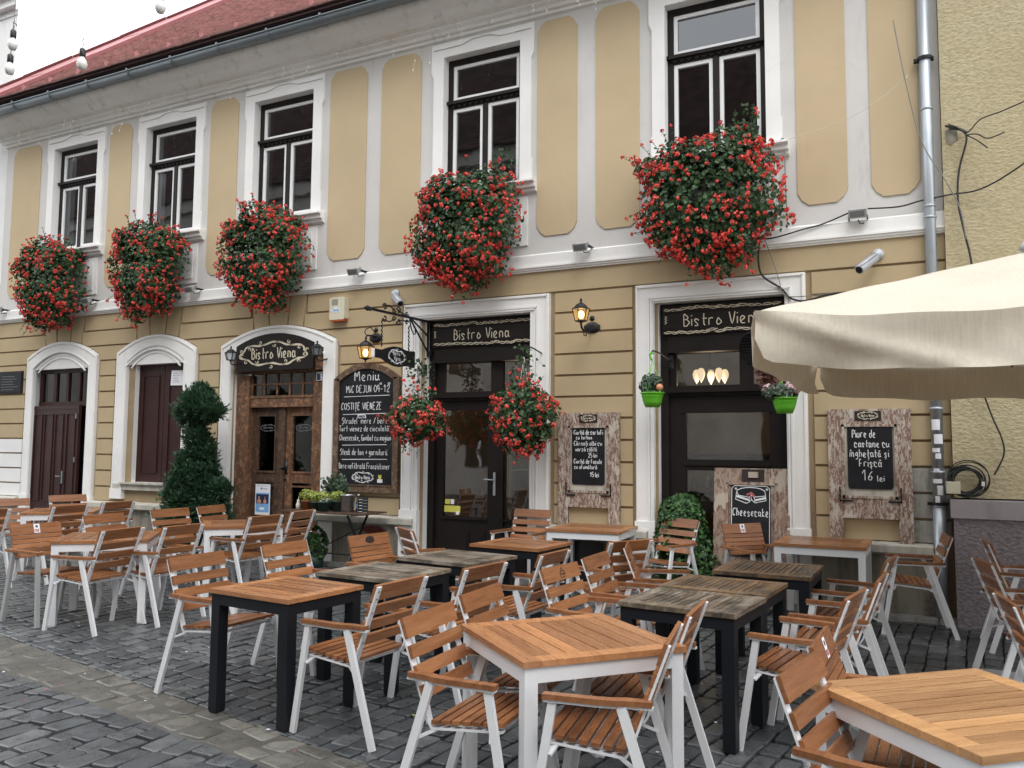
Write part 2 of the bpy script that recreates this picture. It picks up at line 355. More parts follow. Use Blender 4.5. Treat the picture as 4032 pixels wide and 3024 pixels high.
def sm(pts):
    if len(pts) < 3: return pts
    out = []
    for i in range(len(pts) - 1):
        p0, p1, p2, p3 = pts[max(i - 1, 0)], pts[i], pts[i + 1], pts[min(i + 2, len(pts) - 1)]
        for k in range(3):
            t = k / 3
            out.append(tuple(.5 * (2 * p1[j] + (p2[j] - p0[j]) * t + (2 * p0[j] - 5 * p1[j] + 4 * p2[j] - p3[j]) * t * t + (3 * p1[j] - p0[j] - 3 * p2[j] + p3[j]) * t ** 3) for j in (0, 1)))
    out.append(pts[-1]); return out
def text_strokes(s, jit=.15):
    x = 0; out = []
    for ch in s:
        b, a = ACC.get(ch, (ch, None)); g = GL.get(b, '')
        if g:
            for st in g.split('|'):
                pts = [(int(p[0]) + random.uniform(-jit, jit), int(p[1]) + random.uniform(-jit, jit)) for p in st.split()]
                if len(pts) == 2 and pts[0][0] - pts[1][0] < .4 and abs(pts[0][1] - pts[1][1]) < .4 and b in 'i.*': pts = [(pts[0][0], pts[0][1] - .3), (pts[0][0], pts[0][1] + .3)]
                if b == 'î'[0]: pass
                out.append([(x + px, pz) for px, pz in sm(pts)])
        if a == 'b': out.append([(x + 1.6, 8.2), (x + 2.8, 7.4), (x + 4, 8.2)])
        if a == 'c': out.append([(x + .8, 7.4), (x + 1.8, 8.8), (x + 3, 7.4)])
        if a == 'v': out.append([(x + 3, 1.2), (x + 2.4, -.2)])
        x += WID.get(b, 5.6)
    return out, x
def ribbon(mb, pts, w, y, mi=0, M=None, taper=0):
    """flat ribbon along a polyline in x,z lying on plane y"""
    n = len(pts)
    if n < 2: return
    vs = []
    for i, (x, z) in enumerate(pts):
        a = pts[max(i - 1, 0)]; b = pts[min(i + 1, n - 1)]; dx, dz = b[0] - a[0], b[1] - a[1]; l = math.hypot(dx, dz) or 1
        ww = w * ((1 - taper) + taper * math.sin(PI * (i + .3) / (n - .4))) * random.uniform(.86, 1.12); nx, nz = -dz / l * ww / 2, dx / l * ww / 2; vs += [Vector((x - nx, y, z - nz)), Vector((x + nx, y, z + nz))]
    if M: vs = [M @ v for v in vs]
    mb.add(vs, [(2 * i, 2 * i + 2, 2 * i + 3, 2 * i + 1) for i in range(n - 1)], mi)
def write(mb, s, x, z, y, h, width, w=.011, mi=0, M=None, jit=.15, slope=0):
    st, tw = text_strokes(s, jit); sx = width / tw; sz = h / 7
    for p in st: ribbon(mb, [(x + a * sx, z + (b - 2) * sz + slope * a * sx) for a, b in p], w, y, mi, M)
def scroll_oval(mb, cx, cz, rx, rz, y, w, mi=0, M=None, k=14):
    """ring of leafy scrolls: tapering S strokes that overlap, each with a curled tip"""
    for i in range(k):
        t0 = 2 * PI * i / k; sg_ = 1 if i % 2 else -1; pts = []
        for j in range(11):
            f = j / 10; t = t0 + f * 2 * PI / k * 1.35; o = 1 + sg_ * .05 * math.sin(f * PI * 1.6)
            pts.append((cx + rx * math.cos(t) * o, cz + rz * math.sin(t) * (1 + sg_ * .13 * math.sin(f * PI * 1.6))))
        ribbon(mb, pts, w * 1.5, y, mi, M, .8)
        t = t0 + PI / k * .8; c = (cx + rx * math.cos(t) * (1 - .02 * sg_), cz + rz * math.sin(t) * (1 - .2 * sg_)); r = rz * .17
        ribbon(mb, [(c[0] + r * 1.5 * math.cos(q * .8 + i) * (1 - q * .11), c[1] + r * math.sin(q * .8 + i) * (1 - q * .11)) for q in range(8)], w * .8, y, mi, M, .5)

# ------------------------------------------------------------------ ground
mb = MB(); R_ = 60
mb.add([(x, y, gz(x, y) - .022) for x, y in ((-R_, -R_), (R_, -R_), (R_, R_), (-R_, R_))], [(0, 1, 2, 3)])
tag(mb.build('ground', 'joint'), kind='structure')
def b_up(x): return 4.03 - .19 * (x + 5)
def b_lo(x): return 3.62 - .157 * (x + 5)
def sett(mb, c, hl, hw, ang, z, lim=None):
    """one sett: rounded irregular top, chamfer, skirt"""
    ca, sa = math.cos(ang), math.sin(ang); o = len(mb.v); k = 8; rings = []
    base = [(-1, -.80), (-.86, -1), (.86, -1), (1, -.80), (1, .80), (.86, 1), (-.86, 1), (-1, .80)]
    j = [(a * random.uniform(.9, 1.03), b * random.uniform(.9, 1.04)) for a, b in base]
    tx, ty = random.uniform(-.02, .02), random.uniform(-.02, .02)
    for sc, dz in ((.80, .004), (.97, -.001), (1.0, -.03)):
        for a, b in j:
            if sc == .80: a2, b2 = a * hl * .90, b * hw * .86
            else: a2, b2 = a * hl * sc, b * hw * sc
            x, y = c[0] + a2 * ca - b2 * sa, c[1] + a2 * sa + b2 * ca
            if lim: e = lim[0](x) + lim[1] * (.012 if sc < .9 else .004); y = max(y, e) if lim[1] > 0 else min(y, e)
            mb.v.append((x, y, z + dz + tx * a2 * 2 + ty * b2 * 2))
    fs = [tuple(range(o, o + 8))]
    for r in (0, 1):
        for i in range(8): fs.append((o + r * 8 + i, o + r * 8 + 8 + i, o + r * 8 + 8 + (i + 1) % 8, o + r * 8 + (i + 1) % 8))
    mb.f += fs; mb.m += [0] * len(fs)
def setts(name, edge, sgn, ylim, x0, x1, ang, wx, wy, mat, seed):
    random.seed(seed); mb = MB(); x = x0
    while x < x1:
        w = random.uniform(.9, 1.1) * wx; xc = x + w / 2; y = edge(xc) - sgn * .03; first = True
        while (y - ylim) * sgn < 0:
            l = random.uniform(.7, 1.25) * wy * (random.uniform(.4, 1) if first else 1); first = False
            cy = y + sgn * l / 2; cx = xc + (cy - edge(xc)) * math.tan(ang) + .045 * (math.sin(cy * 1.3 + x * .4) - math.sin(edge(xc) * 1.3 + x * .4))
            a = PI / 2 - ang - .05 * math.cos(cy * 1.3 + x * .4) + random.uniform(-.05, .05)
            if vis(cx, cy): sett(mb, (cx, cy), l / 2 - .002, w / 2 - .002, a, gz(cx, cy) + random.uniform(-.004, .004), (edge, sgn))
            y += sgn * l
        x += w
    return tag(mb.build(name, mat, None), kind='structure')
vis = lambda x, y: (x > -1.15 * y - 4.6) and x < .48 * y + .6 and y < 8.70
setts('cobblestone_pavement', lambda x: b_up(x), 1, 8.72, -20, 7, math.radians(6), .128, .20, 'cobble', 11)
setts('cobblestone_road', lambda x: b_lo(x), -1, .9, -14, 4, math.radians(3), .15, .25, 'cobble', 12)
random.seed(13); mb = MB(); d = math.atan(-.175); x = -15.0
while x < 1.8:
    l = random.uniform(.16, .26); yu, yl = b_up(x), b_lo(x); n = 2 if yu - yl > .3 else 2
    cuts = [0, random.uniform(.4, .6), 1]
    for k in range(2):
        a, b = yl + (yu - yl) * cuts[k], yl + (yu - yl) * cuts[k + 1]; cx, cy = x + l / 2, (a + b) / 2
        sett(mb, (cx + (k * .07), cy), l / 2 - .008, (b - a) / 2 - .01, d + random.uniform(-.1, .1), gz(cx, cy) - random.uniform(.004, .014))
    x += l
tag(mb.build('drain_strip', 'bandstone'), kind='structure')
mb = MB(); xs = [-16 + i * 1.0 for i in range(19)]
for i in range(18):
    a, b = xs[i], xs[i + 1]
    mb.add([(a, b_lo(a) - .02, gz(a, b_lo(a)) - .009), (b, b_lo(b) - .02, gz(b, b_lo(b)) - .009), (b, b_up(b) + .02, gz(b, b_up(b)) - .009), (a, b_up(a) + .02, gz(a, b_up(a)) - .009)], [(0, 1, 2, 3)])
tag(mb.build('drain_bed', 'bandjoint'), kind='structure')
mb = MB(); x = -15.0; random.seed(5)
while x < 6:
    l = random.uniform(.7, 1.3); z = gz(x, 8.7)
    mb.box(x + .004, x + l - .004, 8.66, 8.84, z - .1, z + .045 + random.uniform(-.004, .004)); x += l
tag(mb.build('kerb', 'kerb'), kind='structure')

random.seed(77); mb = MB()
for i in range(240):
    x, y = random.uniform(-11, 1.5), random.uniform(2, 8.5)
    if vis(x, y): 
        r = random.uniform(.004, .011); z = gz(x, y) + .012; a = random.uniform(0, 6); mb.add([(x + r * math.cos(a + k * 1.57) * (1.5 if k % 2 else 1), y + r * math.sin(a + k * 1.57), z + random.uniform(0, .003)) for k in range(4)], [(0, 1, 2, 3)], random.choice((0, 0, 1, 2)))
tag(mb.build('fallen_petals', ['paper', 'petal', 'lime_leaf']), 'scattered white specks, petals and bits of leaf on the cobbles', 'litter', None, 'stuff')

# ------------------------------------------------------------------ the bistro building
house = empty('bistro_house', (-7, WY, 0), 'two-storey yellow and white rendered bistro house with red tiled roof and flower filled windows', 'house')
XL, XR = -14.5, .29
WIN = [-12.60, -10.35, -8.07, -4.83, -1.905]
# openings (x0,x1,z0,z1)
OP = [(c - .55, c + .55, 4.88, 6.68) for c in WIN] + [(-13.42, -12.0, .05, 2.88), (-10.94, -9.81, 1.06, 2.88), (-8.85, -7.23, .05, 3.16), (-5.61, -4.05, .05, 3.25), (-2.56, -1.16, .05, 3.25)]
xs = sorted({XL, XR} | {o[0] for o in OP} | {o[1] for o in OP}); zs = sorted({-.3, 3.76, 7.45} | {o[2] for o in OP} | {o[3] for o in OP})
mb = MB()
for i in range(len(xs) - 1):
    for k in range(len(zs) - 1):
        cx, cz = (xs[i] + xs[i + 1]) / 2, (zs[k] + zs[k + 1]) / 2
        if any(o[0] < cx < o[1] and o[2] < cz < o[3] for o in OP): continue
        mb.add([(xs[i], WY, zs[k]), (xs[i + 1], WY, zs[k]), (xs[i + 1], WY, zs[k + 1]), (xs[i], WY, zs[k + 1])], [(0, 1, 2, 3)], 1 if cz < 3.76 else 0)
for x0, x1, z0, z1 in OP:
    yb = WY + .26
    mb.add([(x0, WY, z0), (x0, yb, z0), (x0, yb, z1), (x0, WY, z1)], [(0, 1, 2, 3)], 2)
    mb.add([(x1, WY, z0), (x1, WY, z1), (x1, yb, z1), (x1, yb, z0)], [(0, 1, 2, 3)], 2)
    mb.add([(x0, WY, z1), (x0, yb, z1), (x1, yb, z1), (x1, WY, z1)], [(0, 1, 2, 3)], 2)
    mb.add([(x0, WY, z0), (x1, WY, z0), (x1, yb, z0), (x0, yb, z0)], [(0, 1, 2, 3)], 2)
mb.box(XL, XL + .01, WY + .001, 16, -.3, 7.6, 0); mb.box(XR - .01, XR, WY + .001, 16, -.3, 7.6, 0); mb.box(XL, XR, 16, 16.1, -.3, 7.6, 0)
part(mb, 'wall', ['upper', 'groove', 'white'], house)
# rustication
def arch(c, a, x, z0=3.08, h=.25): return z0 + h * (1 - ((x - c) / a) ** 2) if abs(x - c) < a else -1
ARC = [(-12.67, .89), (-10.46, .87), (-8.045, 1.05)]
def az(x): return max([arch(c, a, x) for c, a in ARC] + [-1])
rows = [.75, .98, 1.23, 1.48, 1.73, 1.98, 2.23, 2.48, 2.73, 2.98, 3.22, 3.47, 3.735]
gaps = [(-14.5, -13.62), (-11.74, -11.38), (-9.54, -9.15), (-6.94, -5.955), (-3.80, -2.85), (-.93, XR)]
mb = MB(); g = .013; random.seed(3)
def blk(poly, mi=0):
    dy = random.uniform(0, .004)
    mb.prism(poly, WY - .022 - dy, WY + .0, mi)
for r in range(12):
    z0, z1 = rows[r] + g, rows[r + 1] - g
    if r == 11: z1 = 3.735
    if z1 <= 3.0:
        for a, b in gaps:
            mi = 0
            if a < -14 and z1 < 1.72: mi = 1
            if a < -5.9 and a > -7 and z0 < .9: mi = 0
            if b == XR and z1 < 1.5: blk([(a, z0), (-.06, z0), (-.06, z1), (a, z1)], 0); blk([(-.05, z0), (b - .01 + random.uniform(-.02, 0), z0), (b - .02, z1), (-.05, z1)], 2); continue
            blk([(a, z0), (b, z0), (b, z1), (a, z1)], mi)
    else:
        # bands between arches and doors, lower edge follows the arches
        segs = []
        if z1 > 3.5:
            cuts = [XL]
            for c, a in ARC: cuts += [c - .52, c + .52]
            cuts += [-5.955, -3.80, -2.85, -.93, XR]
            for i in range(0, 6, 2): segs.append((cuts[i], cuts[i + 1] - .0))
            segs.append((cuts[6], XR))
            for c, a in ARC:
                for u0, u1, v0, v1 in ((-.155, .155, -.19, .19), (.18, .44, .215, .5), (-.44, -.18, -.5, -.215)):
                    xsn = [c + u0 + (u1 - u0) * i / 5 for i in range(6)]
                    blk([(x, az(x) + .012) for x in xsn] + [(c + v1, 3.735), (c + v0, 3.735)])
        else:
            e = .47 if z0 > 3.2 else .6
            pts = [(XL, ARC[0][0] - e), (ARC[0][0] + e, ARC[1][0] - e), (ARC[1][0] + e, ARC[2][0] - e), (ARC[2][0] + e, -5.955), (-3.80, -2.85), (-.93, XR)]
            segs = pts
        for a, b in segs:
            n = max(2, int((b - a) / .04)); low = []
            for i in range(n + 1):
                x = a + (b - a) * i / n; z = max(z0, az(x) + .012 if az(x) > 0 else z0)
                if z < z1 - .004: low.append((x, z))
            if len(low) > 1: blk(low + [(low[-1][0], z1), (low[0][0], z1)])
part(mb, 'rusticated_blocks', ['yellow', 'whitewall', 'rubble'], house)
# string course, cornice
mb = MB()
mb.extr([(WY + .01, 3.735), (WY - .05, 3.735), (WY - .05, 3.752), (WY - .065, 3.757), (WY - .065, 3.775), (WY - .08, 3.78), (WY - .08, 3.80), (WY - .055, 3.80), (WY - .055, 3.935), (WY - .03, 3.955), (WY + .01, 3.955)], XL - .03, XR + .02)
part(mb, 'string_course', 'white', house)
mb = MB()
prof = [(WY + .01, 6.90), (WY - .035, 6.92), (WY - .035, 6.955), (WY - .07, 6.965), (WY - .085, 7.0), (WY - .13, 7.03), (WY - .13, 7.055), (WY - .20, 7.075), (WY - .25, 7.11), (WY - .29, 7.16), (WY - .36, 7.20), (WY - .40, 7.245), (WY - .43, 7.29), (WY - .43, 7.44), (WY + .01, 7.44)]
mb.extr(prof, XL, XR)
o = part(mb, 'cornice', 'cornice', house)
# left return of the cornice (mitred look)
mb = MB()
n = len(prof); pr = [(WY - y, z) for y, z in prof[1:-1]]
vs = []
for d_, z in pr: vs.append((XL + .0, WY - d_, z)); vs.append((XL - d_, WY - d_, z)); vs.append((XL - d_, 10.5, z))
fs = []
for i in range(len(pr) - 1):
    a, b = 3 * i, 3 * i + 3; fs += [(a, a + 1, b + 1, b), (a + 1, a + 2, b + 2, b + 1)]
mb.add(vs, fs); part(mb, 'cornice_return', 'cornice', house)
# tan panels
def notch(x0, x1, z0, z1, c=.09, r=.07):
    p = []
    for cx, cz, a0 in ((x0, z0, 0), (x1, z0, 1), (x1, z1, 2), (x0, z1, 3)):
        sx = 1 if cx == x0 else -1; sz = 1 if cz == z0 else -1
        q = [(cx, cz + sz * (c + .045)), (cx + sx * .012, cz + sz * (c + .02)), (cx + sx * .045, cz + sz * .05), (cx + sx * (c + .0), cz + sz * .018), (cx + sx * (c + .015), cz)]
        if a0 in (1, 3): q = q[::-1]
        p += q
    return p
for x0, x1 in ((-14.28, -13.53), (-11.77, -11.25), (-9.51, -8.95), (-7.23, -6.60), (-6.36, -5.73), (-4.05, -3.53), (-3.29, -2.76), (-1.05, -.56), (-.34, .10)):
    mb = MB(); mb.prism(notch(x0, x1, 4.17, 6.85), WY - .014, WY); part(mb, 'wall_panel', 'panel', house)
# plinth
mb = MB()
for a, b in ((-14.5, -13.5), (-11.95, -8.95), (-7.15, -5.68), (-3.98, -2.62), (-1.10, XR - .17)):
    n = max(1, int((b - a) / 1.1))
    mb = MB()
    for i in range(n): mb.box(a + (b - a) * i / n + (.004 if i else 0), a + (b - a) * (i + 1) / n - .004, WY - .05 - .004 * (i % 2), WY, -.2, .64)
    part(mb, 'plinth', 'stone', house)
mb = MB()
for a, b in ((-14.5, -13.6), (-11.85, -9.1), (-7.3, -5.70), (-3.98, -2.66), (-1.10, .11)):
    mb = MB(); mb.extr([(WY, .635), (WY - .10, .64), (WY - .13, .66), (WY - .13, .725), (WY - .12, .735), (WY, .755)], a, b); part(mb, 'plinth_ledge', 'ledge', house)

def frame_rect(mb, x0, x1, z0, z1, w, y0, y1, mi=0, bottom=True, top=True):
    mb.box(x0, x0 + w, y0, y1, z0, z1, mi); mb.box(x1 - w, x1, y0, y1, z0, z1, mi)
    if top: mb.box(x0 + w, x1 - w, y0 + .0, y1, z1 - w, z1, mi)
    if bottom: mb.box(x0 + w, x1 - w, y0 + .0, y1, z0, z0 + w, mi)
# upper windows
for wi, c in enumerate(WIN):
    x0, x1 = c - .55, c + .55
    mb = MB()   # plaster surround
    mb.prism([(c - .715, 4.88), (x0, 4.88), (x0, 6.68), (x1, 6.68), (x1, 4.88), (c + .715, 4.88), (c + .715, 5.15), (c + .70, 5.17), (c + .70, 6.42), (c + .72, 6.46), (c + .735, 6.5), (c + .735, 6.87), (c - .735, 6.87), (c - .735, 6.5), (c - .72, 6.46), (c - .70, 6.42), (c - .70, 5.17), (c - .715, 5.15)], WY - .03, WY)
    top = [(c - .70, 6.80), (c - .28, 6.80), (c - .2, 6.825), (c - .12, 6.85), (c + .12, 6.85), (c + .2, 6.825), (c + .28, 6.80), (c + .70, 6.80)]
    for i in range(len(top) - 1): mb.bar((top[i][0], WY - .038, top[i][1]), (top[i + 1][0], WY - .038, top[i + 1][1]), .018, .014, up=(0, 0, 1))
    mb.box(c - .66, c + .66, WY - .02, WY, 4.08, 4.68); mb.box(c - .58, c + .58, WY - .032, WY - .02, 4.15, 4.61)
    sur = part(mb, 'window_surround', 'white', house)
    mb = MB(); mb.extr([(WY, 4.72), (WY - .05, 4.74), (WY - .05, 4.77), (WY - .09, 4.78), (WY - .09, 4.83), (WY - .14, 4.84), (WY - .14, 4.862), (WY + .1, 4.885), (WY + .1, 4.70)], c - .78, c + .78)
    part(mb, 'window_sill', 'white', house)
    mb = MB(); yf = WY + .10
    w = part(mb.box(x0, x0 + .07, yf, yf + .09, 4.885, 6.68).box(x1 - .07, x1, yf, yf + .09, 4.885, 6.68).box(x0 + .07, x1 - .07, yf, yf + .09, 6.60, 6.68)
             .box(x0 + .07, x1 - .07, yf, yf + .09, 6.02, 6.13).box(c - .035, c + .035, yf - .004, yf + .09, 4.885, 6.02)
             .box(x0 - .015, x1 + .015, yf - .05, yf, 6.075, 6.115).box(x0 + .07, x1 - .07, yf, yf + .09, 4.885, 4.95), 'window', 'winbrown', house)
    mb = MB(); k = 12
    for i in range(k): xa = x0 + .05 + (1.0) * i / k; mb.prism([(xa, 6.075)] + [(xa + 1.0 / k * t / 4, 6.075 - .03 * math.sin(PI * t / 4) - .012) for t in range(5)] + [(xa + 1.0 / k, 6.075)], yf - .022, yf - .001)
    sub(mb, 'transom_rail', 'winbrown', w)
    mb = MB()
    for a, b, z0, z1 in ((x0 + .072, x1 - .072, 6.132, 6.598), (x0 + .072, c - .037, 4.952, 6.018), (c + .037, x1 - .072, 4.952, 6.018)):
        frame_rect(mb, a, b, z0, z1, .042, yf + .012, yf + .07)
    sub(mb, 'sash', 'winwhite', w)
    for a, b, z0, z1 in ((x0 + .11, x1 - .11, 6.17, 6.56), (x0 + .11, c - .075, 4.99, 5.98), (c + .075, x1 - .11, 4.99, 5.98)):
        mb = MB(); mb.add([(a, yf + .04, z0), (b, yf + .04, z0), (b, yf + .04, z1), (a, yf + .04, z1)], [(0, 1, 2, 3)]); sub(mb, 'pane', 'glass', w)
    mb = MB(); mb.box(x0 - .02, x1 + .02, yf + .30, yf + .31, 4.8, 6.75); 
    sub(mb, 'dark_backing', 'roomdark', w)  # dark sheet that paints the dim room behind the panes

def arched_trim(name, c, a_out, a_in, zin, tymp, zb=.05, hout=.25, fill_top=2.88):
    mb = MB(); n = 16; y0 = WY - .055
    # side jambs + arch ring
    outer = [(c + a_out * math.cos(PI - PI * i / n) * 1.0, 0) for i in range(n + 1)]
    xo = [c - a_out + 2 * a_out * i / n for i in range(n + 1)]
    po = [(x, 3.08 + hout * (1 - ((x - c) / a_out) ** 2)) for x in xo]
    xi = [c + a_in - 2 * a_in * i / n for i in range(n + 1)]
    pi_ = [(x, zin + (hout - .02) * (1 - ((x - c) / a_in) ** 2)) for x in xi]
    for i in range(n):
        mb.prism([po[i], po[i + 1], pi_[n - i - 1], pi_[n - i]], y0, WY)
    mb.prism([(c - a_out, zb), (c - a_in, zb), (c - a_in, zin), (c - a_out, 3.08)], y0, WY); mb.prism([(c + a_in, zb), (c + a_out, zb), (c + a_out, 3.08), (c + a_in, zin)], y0, WY)
    # thin raised fillets
    for off in (.03, a_out - a_in - .02):
        pts = [(c - a_out + off, y0 - .004, zb)] + [(c + (x - c) * (a_out - off) / a_out, y0 - .004, z - off) for x, z in po] + [(c + a_out - off, y0 - .004, zb)]
        for i in range(len(pts) - 1): mb.bar(pts[i], pts[i + 1], .022, .014, up=(0, 1, 0))
    if tymp:
        mb.prism([(c - a_in, fill_top)] + [(x, z) for x, z in reversed(pi_)] + [(c + a_in, fill_top)], WY - .03, WY)
        for s_ in (1, .9):
            pts = [(c + (x - c) * (.93 if s_ == 1 else .86), WY - .034, z - (.05 if s_ == 1 else .10)) for x, z in pi_]
            for i in range(len(pts) - 1): mb.bar(pts[i], pts[i + 1], .02, .02, up=(0, 1, 0))
    # base blocks
    mb.box(c - a_out - .012, c - a_in + .01, y0 - .015, WY, zb, .80); mb.box(c + a_in - .01, c + a_out + .012, y0 - .015, WY, zb, .80)
    return part(mb, name, 'white', house)
arched_trim('door_surround', -12.67, .88, .69, 2.93, True)
arched_trim('door_surround', -8.045, 1.045, .84, 2.95, False)
# shuttered window surround (stops at z .95)
arched_trim('window_surround', -10.46, .86, .62, 2.93, True, zb=.955)
mb = MB(); mb.box(-11.33, -9.59, WY - .062, WY, .94, 1.03); mb.box(-11.1, -9.75, WY - .10, WY, 1.03, 1.055)
part(mb, 'window_sill', 'ledge', house)
def rect_trim(c, wo, wi, zt, zi):
    mb = MB(); y0 = WY - .06
    for s_ in (-1, 1):
        a, b = sorted((c + s_ * wo, c + s_ * wi)); mb.box(a, b, y0, WY, .84, zt)
        a2, b2 = sorted((c + s_ * (wo + .012), c + s_ * (wi - .01))); mb.box(a2, b2, y0 - .02, WY + .1, .05, .84)
    mb.box(c - wi, c + wi, y0, WY, zi, zt)
    for k, (d_, t) in enumerate(((.012, .02), (.14, .022), (.17, .018))):
        pts = [(c - wo + d_ + .01, y0 - .006, .84), (c - wo + d_ + .01, y0 - .006, zt - d_ - .01), (c + wo - d_ - .01, y0 - .006, zt - d_ - .01), (c + wo - d_ - .01, y0 - .006, .84)]
        for i in range(3): mb.bar(pts[i], pts[i + 1], t, .02, up=(0, 1, 0))
    return part(mb, 'door_surround', 'white', house)
rect_trim(-4.885, 1.025, .78, 3.46, 3.25)
rect_trim(-1.895, .905, .70, 3.46, 3.25)

# maroon left door
yd = WY + .05
mb = MB(); x0, x1 = -13.33, -12.0
mb.box(x0, x1, yd, yd + .06, 2.27, 2.34); mb.box(x0, x1, yd, yd + .06, 2.82, 2.88)
for a, b in ((x0, x0 + .07), (-12.97, -12.90), (-12.66, -12.6), (-12.36, -12.31), (x1 - .05, x1)): mb.box(a, b, yd + .002, yd + .058, 2.34, 2.82)
mb.box(x0 - .05, x0, yd, yd + .1, .05, 2.27); mb.box(x1 - .06, x1, yd + .01, yd + .1, .05, 2.27)
dr = part(mb, 'door', 'maroon', house)
for a, b in ((-13.26, -12.97), (-12.90, -12.66), (-12.6, -12.36), (-12.31, -12.05)):
    mb = MB(); mb.add([(a, yd + .03, 2.34), (b, yd + .03, 2.34), (b, yd + .03, 2.82), (a, yd + .03, 2.82)], [(0, 1, 2, 3)]); sub(mb, 'pane', 'oldglass', dr)
mb = MB(); M = Matrix.Translation((-13.4, WY + .04, 0)) @ Matrix.Rotation(math.radians(-3), 4, 'Z')
mb.box(0, 1.27, -.045, 0, .10, 2.27, 0, M)
for a, b in ((.08, .30), (.36, .60), (.66, .88), (.97, 1.2)):
    for p in ((a, b, .70, .715), (a, b, 2.12, 2.135), (a, a + .015, .715, 2.12), (b - .015, b, .715, 2.12)): mb.box(p[0], p[1], -.06, -.0451, p[2], p[3], 0, M)
mb.box(.08, .88, -.055, -.0451, .2, .6, 0, M); mb.box(-.02, 1.27, -.052, -.0451, 2.21, 2.255, 0, M)
lf = sub(mb, 'door_leaf', 'maroon', dr)
mb = MB(); mb.box(.92, .945, -.075, -.046, 1.0, 1.2, 0, M); mb.box(.80, .93, -.10, -.085, 1.11, 1.125, 0, M); mb.box(.93, 1.18, -.05, -.0455, .36, .52, 1, M)
for z in (2.05, 1.35, .65): mb.box(1.22, 1.235, -.07, -.046, z, z + .08, 0, M)
sub(mb, 'door_handle', ['bolt', 'blackpl'], dr)
# maroon shutters
mb = MB(); ys = WY + .08
for a, b in ((-10.94, -10.385), (-10.375, -9.81)):
    mb.box(a, b, ys, ys + .04, 1.06, 2.88)
    p0, p1 = a + .10, b - .10
    for q in ((p0, p1, 2.70, 2.72), (p0, p1, 1.2, 1.22), (p0, p0 + .018, 1.22, 2.70), (p1 - .018, p1, 1.22, 2.70)): mb.box(q[0], q[1], ys - .014, ys, q[2], q[3])
part(mb, 'shutter', 'maroon', house)
mb = MB(); mb.prism([(-10.235, 2.545), (-9.945, 2.54), (-9.95, 2.77), (-10.22, 2.775)], ys - .018, ys - .016)
for i in range(6): mb.box(-10.19, -10.19 + random.uniform(.1, .18), ys - .0195, ys - .0185, 2.72 - i * .026, 2.725 - i * .026, 1)
o = mb.build('paper_notice', ['paper', 'ink']); tag(o, 'white printed sheet taped to the maroon window shutter', 'notice')

# entrance
mb = MB(); ye = WY + .03
mb.box(-8.84, -8.60, ye, ye + .16, .05, 2.64); mb.box(-7.43, -7.24, ye, ye + .16, .05, 2.64); mb.box(-8.60, -7.43, ye + .02, ye + .15, 2.18, 2.31)
mb.box(-8.62, -7.42, ye + .01, ye + .15, 2.31, 2.345); mb.box(-8.60, -7.43, ye + .03, ye + .15, 2.66, 2.72)
mb.box(-8.86, -7.22, WY - .02, ye + .16, 2.68, 3.07)
mb.prism([(-8.86, 3.07)] + [(-8.045 + .80 * (i - 8) / 8, 2.98 + .17 * (1 - ((i - 8) / 8) ** 2) + .03) for i in range(17)] + [(-7.22, 3.07)], ye, ye + .15)
for i in range(6): x = -8.60 + 1.17 * i / 5; mb.box(x - .012, x + .012, ye + .05, ye + .09, 2.345, 2.66)
mb.box(-8.60, -7.43, ye + .052, ye + .088, 2.50, 2.522)
dr = part(mb, 'entrance_frame', 'oldwood', house)
for i in range(5):
    for z0, z1 in ((2.345, 2.5), (2.522, 2.66)):
        a = -8.588 + 1.17 * i / 5; mb = MB(); mb.add([(a, ye + .07, z0), (a + .21, ye + .07, z0), (a + .21, ye + .07, z1), (a, ye + .07, z1)], [(0, 1, 2, 3)]); sub(mb, 'pane', 'oldglass', dr)
